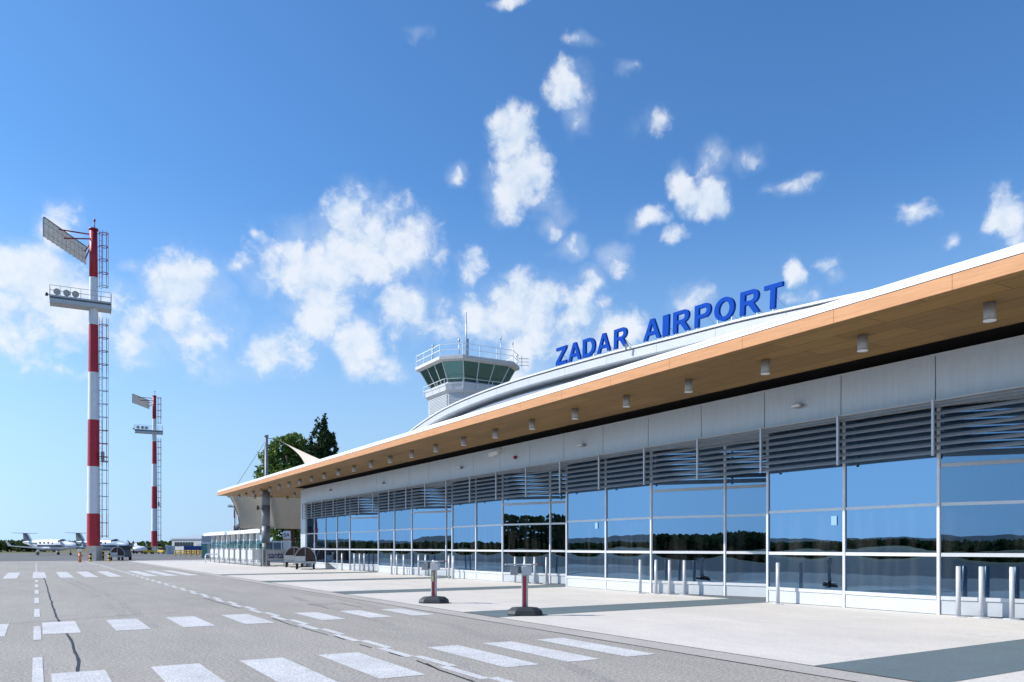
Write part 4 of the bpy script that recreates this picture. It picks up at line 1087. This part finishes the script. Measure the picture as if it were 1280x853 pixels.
b = MB(); bp = at(300, 661, 84); b.path([bp, Vector((bp.x, bp.y, 0))], .06, 8); b.path([bp + Vector((0, 0, 0)), at(297, 644, 84), at(291, 628, 84), at(285, 616, 84)], .035, 6); b.build('edge_cable', DARKSTEEL, sail)
b = MB(); p = Vector((15.97, 67.0, 4.75)); b.beam(p, p + Vector((-.35, -.1, 0)), .05, .05); b.beam(p + Vector((-.30, .15, .12)), p + Vector((-.42, -.35, -.05)), .2, .2); fl = b.build('column_floodlight', BLACK, term)

# ------------------------------------------------------------------ glass and panel fence
mat_post = mat('post_grey', (.22, .235, .25), .5, .2, .1)
fen = thing('metal_fence', 'grey steel fence with white panels and glass above, along the walkway by the canopy column', 'fence', (15.45, 76, 0))
def fp(i): return Vector((15.40 + .3 * i / 9.4, 65.0 + 2.58 * i, 0))
for i in range(10):
    p = fp(i); b = MB(); b.box((p.x - .04, p.y - .04, .008), (p.x + .04, p.y + .04, 1.42)); b.beam((p.x, p.y, 1.40), (p.x + .16, p.y, 1.55), .07, .05); b.build('fence_post', mat_post, fen)
    if i < 9:
        q = fp(i + 1); d = (q - p).normalized()
        b = MB()
        for z in (.14, .30, .45): b.beam(p + d * .05 + Vector((0, 0, z)), q - d * .05 + Vector((0, 0, z)), .04, .045)
        b.build('fence_rail', STEEL, fen)
        if i >= 1:
            b = MB(); b.beam(p + d * .50 + Vector((-.02, 0, .93)), q - d * .32 + Vector((-.02, 0, .93)), .02, .80); b.build('white_panel', TOWERWHITE, fen)
            if i == 1:
                b = MB()
                for r_ in range(4):
                    for c_ in range(5):
                        if random.random() < .8: u = p + d * (.75 + .24 * c_); z = 1.1 - .13 * r_; b.beam(u + Vector((-.033, 0, z)), u + d * .16 + Vector((-.033, 0, z)), .004, .035)
                b.build('notice_print', LOUVRE, fen)
        else:
            b = MB(); b.beam(p + d * .5 + Vector((-.01, 0, .95)), q - d * .4 + Vector((-.01, 0, .95)), .02, .85); b.build('dark_panel', DARKSTEEL, fen)
        b = MB(); b.beam(p + d * .06 + Vector((.12, 0, 1.78)), q - d * .06 + Vector((.12, 0, 1.78)), .012, .62); b.build('glass_panel', CLEARGLASS, fen)
g0 = thing('handrail', 'curved pipe handrail with banner posts, at the near corner of the steel fence', 'handrail', (15.4, 64.7, 0))
A, B = Vector((15.45, 64.6, 0)), Vector((20.3, 65.6, 0)); dd = (B - A).normalized()
for f in (.0, .06, .365, .70, 1.0):
    p = A.lerp(B, f); b = MB(); b.box((p.x - .03, p.y - .03, .008), (p.x + .03, p.y + .03, 1.40)); b.build('rail_post', STEEL, g0)
b = MB()
for z in (.12, .30, 1.38): b.beam(A + Vector((0, 0, z)), B + Vector((0, 0, z)), .045, .05)
b.build('pipe_rail', STEEL, g0)
for k, (f0, f1, lab) in enumerate(((.075, .355, 'grey banner reading santa in dark blue, left one, right of the canopy column'), (.375, .69, 'grey banner reading santa in dark blue, right one, half hidden by the baggage carts'))):
    p, q = A.lerp(B, f0), A.lerp(B, f1)
    bt = thing('banner', lab, 'banner', (p.x, p.y, .45), 0, 'grey banners on the handrail')
    nrm = Vector((dd.y, -dd.x, 0))
    b = MB(); b.beam(p + nrm * .05 + Vector((0, 0, .90)), q + nrm * .05 + Vector((0, 0, .90)), .015, .82); b.build('cloth', mat('banner_grey_%d' % k, (.42, .45, .48), .6), bt)
    me = text_mesh('santa', .78, .003, .012); me.materials.append(BLUEDARK)
    o = bpy.data.objects.new('lettering', me); COL.objects.link(o); o.parent = bt
    c = (p + q) / 2 + nrm * .064 + Vector((0, 0, .90))
    M = Matrix(((dd.x * .80, 0, nrm.x, c.x), (dd.y * .80, 0, nrm.y, c.y), (0, 1, 0, c.z), (0, 0, 0, 1)))
    o.matrix_local = Matrix.Translation(-bt.location) @ M
q = gp(257, 704)
b = MB(); b.path([(0, 0, 0), (0, 0, .75), (.05, .1, .85), (1.2, 1.6, .85), (1.25, 1.7, .75), (1.25, 1.7, 0)], .06, 8)
wb = b.build('pipe_barrier', WHITEMETAL); wb.location = q; wb.rotation_euler = (0, 0, -.6); tag(wb, 'white bent pipe barrier left of the fence end', 'pipe barrier')

# ------------------------------------------------------------------ pavilion behind the fence
pv = thing('pavilion', 'low flat-roofed white pavilion with dark windows between white piers, behind the fence', 'pavilion', (19.5, 92, 0))
b = MB(); b.prism([(18.4, 78.2), (22.5, 94.5), (22.5, 108), (18.4, 108)], 2.95, 3.28); b.prism([(18.7, 80.0), (22.2, 95), (22.2, 107.5), (18.7, 107.5)], 3.28, 3.34); b.build('roof', ROOFWHITE, pv)
b = MB(); b.prism([(19.6, 84.0), (22, 94.5), (22, 107), (19.6, 107)], 0, 2.95); b.build('wall', mat('pavilion_wall', (.20, .23, .25), .5), pv)
for i in range(10):
    y = 79.0 + i * 2.95
    b = MB(); b.box((19.0, y, 0.008), (19.3, y + .3, 2.95)); b.build('pier', WHITEMETAL, pv)
    if 1 < i < 9:
        b = MB(); b.box((19.55, y + 1.1, .4), (19.6, y + 2.5, 2.7)); w = b.build('window', VOID, pv); w['_base'] = tuple(pv.location)
        b = MB(); b.box((19.53, y + .95, .3), (19.59, y + 1.1, 2.8)); b.box((19.53, y + 2.5, .3), (19.59, y + 2.65, 2.8)); b.box((19.53, y + 1.1, 2.7), (19.59, y + 2.5, 2.8)); b.build('window_frame', WHITEMETAL, w)
b = MB(); b.grid(lambda u, v: Vector((19.2 + 2.0 * u, 86 + 8 * v, 3.35 + .9 * math.sin(math.pi * v) ** .6)), 2, 12); b.box((19.2, 86, 3.34), (21.2, 94, 3.37)); b.build('roof_light', HANGARROOF, pv)
kq = at(259, 690, 112)
ki = thing('kiosk', 'small teal glazed kiosk with white band, at the left end of the pavilion', 'kiosk', (kq.x, kq.y, -.004), -.3, base=1)
b = MB(); b.box((-.6, -1, 0), (.6, 1, 2.0)); b.build('wall', TEAL, ki)
b = MB(); b.box((-.66, -1.06, 2.0), (.66, 1.06, 2.25)); b.build('white_band', WHITEMETAL, ki)
b = MB(); b.box((-.6, -1, 2.25), (.6, 1, 3.1)); b.build('roof_box', HANGARROOF, ki)
b = MB(); b.box((.15, -1.03, .1), (.5, -1.0, 1.95)); b.build('door', HANGARWALL, ki)
# information sign between the sail and the trunk
sp = at(358.5, 684, 95)
isg = thing('information_sign', 'white upright sign with dark lettering and orange strip, beside the dark tree trunk', 'sign', (sp.x, sp.y, 0), -TH, base=1)
b = MB(); b.box((-.42, -.04, .9), (.42, .04, 3.45)); b.build('panel', WHITEMETAL, isg)
b = MB(); b.box((-.42, -.05, 2.35), (.42, -.041, 2.52)); b.build('orange_strip', ORANGESTRIP, isg)
me = text_mesh('SA', .62, .003, .01); me.materials.append(BLUEDARK); o = bpy.data.objects.new('lettering', me); COL.objects.link(o); o.parent = isg; o.location = (0, -.05, 2.98); o.rotation_euler = (R(90), 0, 0)
b = MB(); b.box((-.36, -.03, 0), (-.28, .03, .9)); b.box((.28, -.03, 0), (.36, .03, .9)); b.build('post', STEEL, isg)
# little glazed hut seen under the sail
hp = at(349, 690, 100)
hut = thing('glazed_hut', 'small glazed hut with white frame, seen under the sail right of the column', 'hut', (hp.x, hp.y, 0), -TH, base=1)
b = MB(); b.box((-1.6, -.9, 0), (1.6, .9, .8)); b.build('base', UPPERGREY, hut)
b = MB(); b.box((-1.55, -.85, .8), (1.55, .85, 2.1)); b.build('glass', mat('hut_glass', (.16, .25, .29), .15), hut)
b = MB()
for x in (-1.6, -.5, .55, 1.6): b.box((x - .06, -.93, .0), (x + .06, -.86, 2.1))
b.box((-1.7, -1, 2.1), (1.7, 1, 2.3)); b.build('frame', WHITEMETAL, hut)

# ------------------------------------------------------------------ far buildings and equipment
def far(px, zc, py=None): p = W((px - 640) * zc / 1000, zc); return Vector((p.x, p.y, -.012))
hq = far(232, 200)
hg = thing('hangar', 'long low white hangar with a band of windows and pale sloped roof', 'hangar', hq, -TH - .42, base=1)
b = MB(); b.box((-4.6, 0, 0), (8, 14, 3.4)); b.build('wall', HANGARWALL, hg)
b = MB(); b.loft([[(-5.0, -.2, 3.4), (8.2, -.2, 3.4), (8.2, -.2, 3.65), (-5.0, -.2, 3.65)], [(-3, 7, 4.5), (8.2, 7, 4.5), (8.2, 7, 4.75), (-3, 7, 4.75)], [(-5.0, 14.2, 3.4), (8.2, 14.2, 3.4), (8.2, 14.2, 3.65), (-5.0, 14.2, 3.65)]], 0, False); b.build('roof', HANGARROOF, hg)
for i in range(7):
    b = MB(); b.box((-3.7 + i * .92, -.06, 1.75), (-3.7 + i * .92 + .72, -.005, 2.75)); b.build('window', DARKGLASS, hg)
b = MB(); b.box((3.6, -.05, 0), (5.2, -.005, 2.4)); b.build('door', HANGARROOF, hg)
q = far(213, 168)
cabin = thing('site_cabin', 'small white box cabin in front of the hangar corner', 'cabin', q, -TH + .3, base=1)
b = MB(); b.box((-.8, -1, 0), (.8, 1, 1.7)); b.build('wall', HANGARWALL, cabin); b = MB(); b.box((-.86, -1.06, 1.7), (.86, 1.06, 1.82)); b.build('roof', WHITEMETAL, cabin)
b = MB(); b.box((-.3, -1.03, .1), (.3, -1.0, 1.5)); b.build('door', HANGARROOF, cabin)
q = far(246, 165)
ct_ = thing('shipping_container', 'dark blue shipping container beside the hangar', 'container', q, -TH, base=1)
b = MB()
for i in range(30): b.box((-2.3 + i * .153, -1 - (.04 if i % 2 else 0), .15), (-2.3 + (i + 1) * .153, 1, 1.65))
b.box((-2.32, -1.06, .05), (2.3, 1.04, .15)); b.box((-2.32, -1.06, 1.65), (2.3, 1.04, 1.75)); b.build('body', CONTBLUE, ct_)
for u in (-2.2, 2.2):
    b = MB(); b.tube((u, -1.08, 0), (u, -1.08, 1.75), .05); b.build('corner_post', CONTBLUE, ct_)
def barrier(loc, lab, rz):
    b = MB()
    for x in (-.6, .6): b.beam((x, 0, 0), (x, 0, .95), .1, .1, 1); b.beam((x, -.3, .05), (x, .3, .05), .1, .08, 1)
    for z in (.9, .55): 
        for i in range(6): b.beam((-.75 + .25 * i, 0, z), (-.5 + .25 * i, 0, z), .06, .22, 0 if i in (1, 4) else 1)
    o = b.build('crowd_barrier', [BLACK, YELLOW]); o.location = loc; o.rotation_euler = (0, 0, rz); return tag(o, lab, 'barrier', 'yellow and black barriers before the hangar')
b0 = barrier(far(222, 140), 'yellow and black barrier before the hangar, first of five from the left', -TH - .4)
for i, px in enumerate((228.5, 235, 241.5, 248)):
    c = b0.copy(); COL.objects.link(c); c.location = far(px, 139 - i * 2); c['label'] = 'yellow and black barrier before the hangar, %s of five from the left' % ORD[i + 1]
q = far(186, 175)
yt = thing('yellow_tug', 'yellow airport tug at the foot of the middle mast', 'tug', q, -TH + .2, base=1)
b = MB(); b.box((-1.0, -.7, .3), (1.1, .7, .85)); b.build('body', YELLOW, yt, bevel=.05); b = MB(); b.box((-.2, -.6, .85), (.7, .6, 1.45)); b.build('cab', DARKGLASS, yt); b = MB(); b.box((-.25, -.65, 1.45), (.75, .65, 1.55)); b.build('cab_roof', YELLOW, yt)
for x in (-.65, .7):
    for y in (-.62, .62): b = MB(); b.tube((x, y - .08, .28), (x, y + .08, .28), .28, n=12); b.build('wheel', TYRE, yt)
yt2 = dup(yt, far(204, 178), -TH + 2.6, 'yellow airport tug to the right of the middle mast, before the hangar', 'yellow tugs'); yt['group'] = 'yellow tugs'
q = far(174.5, 185)
dm = thing('tank_trailer', 'white domed tank on a low trailer, left of the middle mast', 'trailer', q, -TH, base=1)
b = MB(); b.loft([[(-1.7 * f, 1.0 * math.cos(R(a)) * g, 1.0 + .75 * math.sin(R(a)) * g) for a in range(0, 360, 30)] for f, g in ((1, .1), (.9, .55), (.6, .9), (0, 1), (-.6, .9), (-.9, .55), (-1, .1))]); b.build('tank', WHITEMETAL, dm)
b = MB(); b.box((-2.6, -.8, .45), (1.7, .8, .6)); b.beam((-2.6, 0, .5), (-3.8, 0, .8), .15, .15); b.build('frame', REDARM, dm)
for x in (-1.0, 1.0):
    for y in (-.75, .75): b = MB(); b.tube((x, y - .1, .3), (x, y + .1, .3), .3, n=12); b.build('wheel', TYRE, dm)

# ------------------------------------------------------------------ vegetation
def leaves(b, blobs, n, size, seed, flat=0.0, shell=.45):
    r = random.Random(seed)
    tot = sum(q[3] * q[4] * q[5] for q in blobs)
    for cx_, cy_, cz_, rx, ry, rz in blobs:
        for _ in range(max(4, int(n * rx * ry * rz / tot))):
            while True:
                v = Vector((r.uniform(-1, 1), r.uniform(-1, 1), r.uniform(-1, 1)))
                if .05 < v.length < 1: break
            v = v.normalized() * (shell + (1 - shell) * r.random() ** .6) * (1 + .28 * mnoise.noise((v.x * 2.3 + cx_, v.y * 2.3 + cy_, v.z * 2.3 + cz_)))
            c = Vector((cx_ + v.x * rx, cy_ + v.y * ry, cz_ + v.z * rz)); s = size * r.uniform(.5, 1.25)
            a = Vector((r.gauss(0, 1), r.gauss(0, 1), r.gauss(0, 1) * (1 - flat))).normalized()
            u = a.cross(Vector((r.gauss(0, 1), r.gauss(0, 1), r.gauss(0, 1)))).normalized(); w = a.cross(u)
            b.face([c + u * s, c + w * s * .55, c - u * s * .8, c - w * s * .5])
def tree(name, label, cat, loc, blobs, n, size, m, seed, trunk_h, tr, limbs=6, shell=.45, group=None):
    t = thing(name, label, cat, loc, 0, group, base=1); r = random.Random(seed)
    b = MB()
    k = 5; pts = [Vector((.12 * r.uniform(-1, 1) * i, .12 * r.uniform(-1, 1) * i, trunk_h * i / k)) for i in range(k + 1)]
    for i in range(k): b.tube(pts[i], pts[i + 1], tr * (1 - .75 * i / k), tr * (1 - .75 * (i + 1) / k), 9)
    for i in range(min(limbs, len(blobs))):
        q = blobs[i]; st = pts[2 + i % 3]; b.tube(st, Vector(q[:3]), tr * .32, tr * .08, 6)
    b.build('trunk', BARK, t)
    b = MB(); leaves(b, blobs, n, size, seed, shell=shell); b.build('crown', m, t)
    return t
# umbrella pine behind the canopy
pb_ = W((362 - 640) * .105, 105)
blobs = []
r = random.Random(5)
for px, py, rr in ((338, 572, 15), (352, 560, 17), (368, 553, 16), (375, 565, 20), (352, 583, 22), (382, 580, 22), (332, 590, 13), (360, 600, 22), (322, 594, 8), (345, 605, 16), (392, 600, 20), (375, 610, 22)):
    p = at(px, py, 105 + r.uniform(-3, 3)); q = p - pb_
    blobs.append((q.x, q.y, p.z, rr * .098, rr * .105, rr * .085))
for px, py, rr in ((338, 662, 13), (350, 668, 14), (364, 664, 13), (375, 670, 14), (346, 652, 12), (370, 655, 12), (356, 676, 10)):
    p = at(px, py, 108 + r.uniform(-2, 2)); q = p - pb_
    blobs.append((q.x, q.y, p.z, rr * .10, rr * .10, rr * .085))
tree('pine_tree', 'broad green pine tree rising behind the canopy beside the sail', 'tree', (pb_.x, pb_.y, 0), blobs, 9000, .34, PINE, 11, 13.5, .55, 10)
tq = W((368 - 640) * .0995, 99.5)
cyp = W((405 - 640) * .108, 108)
blobs = []
r = random.Random(9)
for py, hw in ((526, 3), (533, 5), (540, 8), (548, 11), (556, 13), (564, 14), (572, 16), (580, 17), (590, 17), (605, 17), (620, 17), (640, 15)):
    for _ in range(3):
        p = at(405 + r.uniform(-.55, .55) * hw, py + r.uniform(-3, 3), 108); d = W(0, r.uniform(-.5, .5) * hw * .1)
        q = p - cyp + d; blobs.append((q.x, q.y, p.z, hw * .062 + .1, hw * .062 + .1, .62 + hw * .02))
for px, py in ((389, 549), (393, 541), (419, 560), (388, 553), (416, 546), (420, 567), (396, 530)):
    p = at(px, py, 108); q = p - cyp; blobs.append((q.x, q.y, p.z, .42, .42, .9))
tree('cypress_tree', 'tall dark conical cypress just right of the pine', 'tree', (cyp.x, cyp.y, 0), blobs, 8000, .30, CYPR, 21, 16, .4, 0, shell=.25)
t = tree('shade_tree', 'dark tree trunk with low foliage standing under the sail, by the building corner', 'tree', (tq.x, tq.y, 0), [(0, 0, 5.2, 1.6, 1.6, 1.1), (-1.8, .9, 5.0, 1.3, 1.3, 1.0), (1.2, -.6, 4.6, 1.1, 1.1, .9), (2.2, 1, 5.4, 1.3, 1.3, 1)], 1500, .28, BUSH, 31, 5, .3, 4)
# row of bushes at the far left
LB = ['first', 'second', 'third', 'fourth', 'fifth', 'sixth', 'seventh']
spec = ((-4, 676, 15), (9, 674.5, 15), (22, 672.5, 17), (34, 674.5, 15), (46, 677.5, 12), (57, 678, 11), (68, 680.5, 10))
for i, (px, py, hw) in enumerate(spec):
    zc = 235 + 9 * (i % 3); p = far(px, zc); hgt = (Y0 - py) * zc / 1000 + CH; rr = random.Random(40 + i)
    bl = [(rr.uniform(-.8, .8) * hw * .2, rr.uniform(-1, 1), hgt * rr.uniform(.28, .72), hw * .11, 1.8, hgt * .30) for _ in range(7)]
    tree('bush', 'dark green bush behind the parked airplane, %s of seven from the left' % LB[i], 'bush', p, bl, 750, .42, BUSH, 60 + i, hgt * .5, .16, 3, group='bushes behind the parked airplane')
# far wood along the horizon
def wood(name, pts, dens, hmin, hmax, size, seed, m=BUSH, depth=14):
    b = MB(); r = random.Random(seed)
    for p, q in zip(pts, pts[1:]):
        p, q = Vector((*p, 0)), Vector((*q, 0)); ln = (q - p).length; dv = (q - p).normalized(); nv = Vector((-dv.y, dv.x, 0))
        for _ in range(int(ln * dens)):
            u = r.random(); c = p.lerp(q, u) + nv * r.uniform(-depth, depth)
            hh = hmin + (hmax - hmin) * (.5 + .5 * mnoise.noise((c.x * .03, c.y * .03, seed))) * (.75 + .5 * abs(mnoise.noise((c.x * .12, c.y * .12, 5))))
            z = hh * (1 - r.random() ** 1.1)
            sz = size * r.uniform(.6, 1.3); a = Vector((r.gauss(0, 1), r.gauss(0, 1), r.gauss(0, .7))).normalized(); w = a.cross(Vector((0, 0, 1))).normalized(); w2 = a.cross(w)
            cc2 = c + Vector((0, 0, max(z, .3))); b.face([cc2 + w * sz, cc2 + w2 * sz * .7, cc2 - w * sz, cc2 - w2 * sz * .7])
    o = b.build(name, m); tag(o, kind='stuff'); return o
wood('distant_wood', [tuple(W(-420, 520).xy), tuple(W(-330, 560).xy), tuple(W(-240, 600).xy), tuple(W(-120, 640).xy)], 6, 3.5, 7, 1.8, 3, depth=18)
# woods on the other side of the airfield, mirrored in the glass
wood('airfield_wood', [(-60, 420), (-150, 330), (-210, 260), (-250, 180), (-250, 90), (-240, 0), (-220, -90)], 26, 1.8, 4.3, 1.2, 8, depth=16)
wood('near_wood', [(-167, 110), (-175, 92), (-178, 66)], 55, 7, 15, 1.0, 9, depth=10)
wood('side_wood', [(-160, 62), (-165, 10)], 55, 2.8, 6.8, .9, 12, depth=10)
# hills far away
b = MB(); prev = None
for i in range(61):
    a = R(-115 + 1.75 * i); d = 2600
    h = 6 + 52 * max(0, .35 + .65 * mnoise.noise((i * .11, 2.2, 0)) + .2 * mnoise.noise((i * .5, 1, 0)))
    sec = [Vector((math.sin(a) * (d + k), math.cos(a) * (d + k), z)) for k, z in ((-500, -2), (-150, h * .55), (0, h), (500, -2))]
    if prev:
        for k in range(3): b.face([prev[k], sec[k], sec[k + 1], prev[k + 1]], 0, True)
    prev = sec
structure('hills', b, HILL)

for o in bpy.data.objects:
    if '_base' in o: del o['_base']
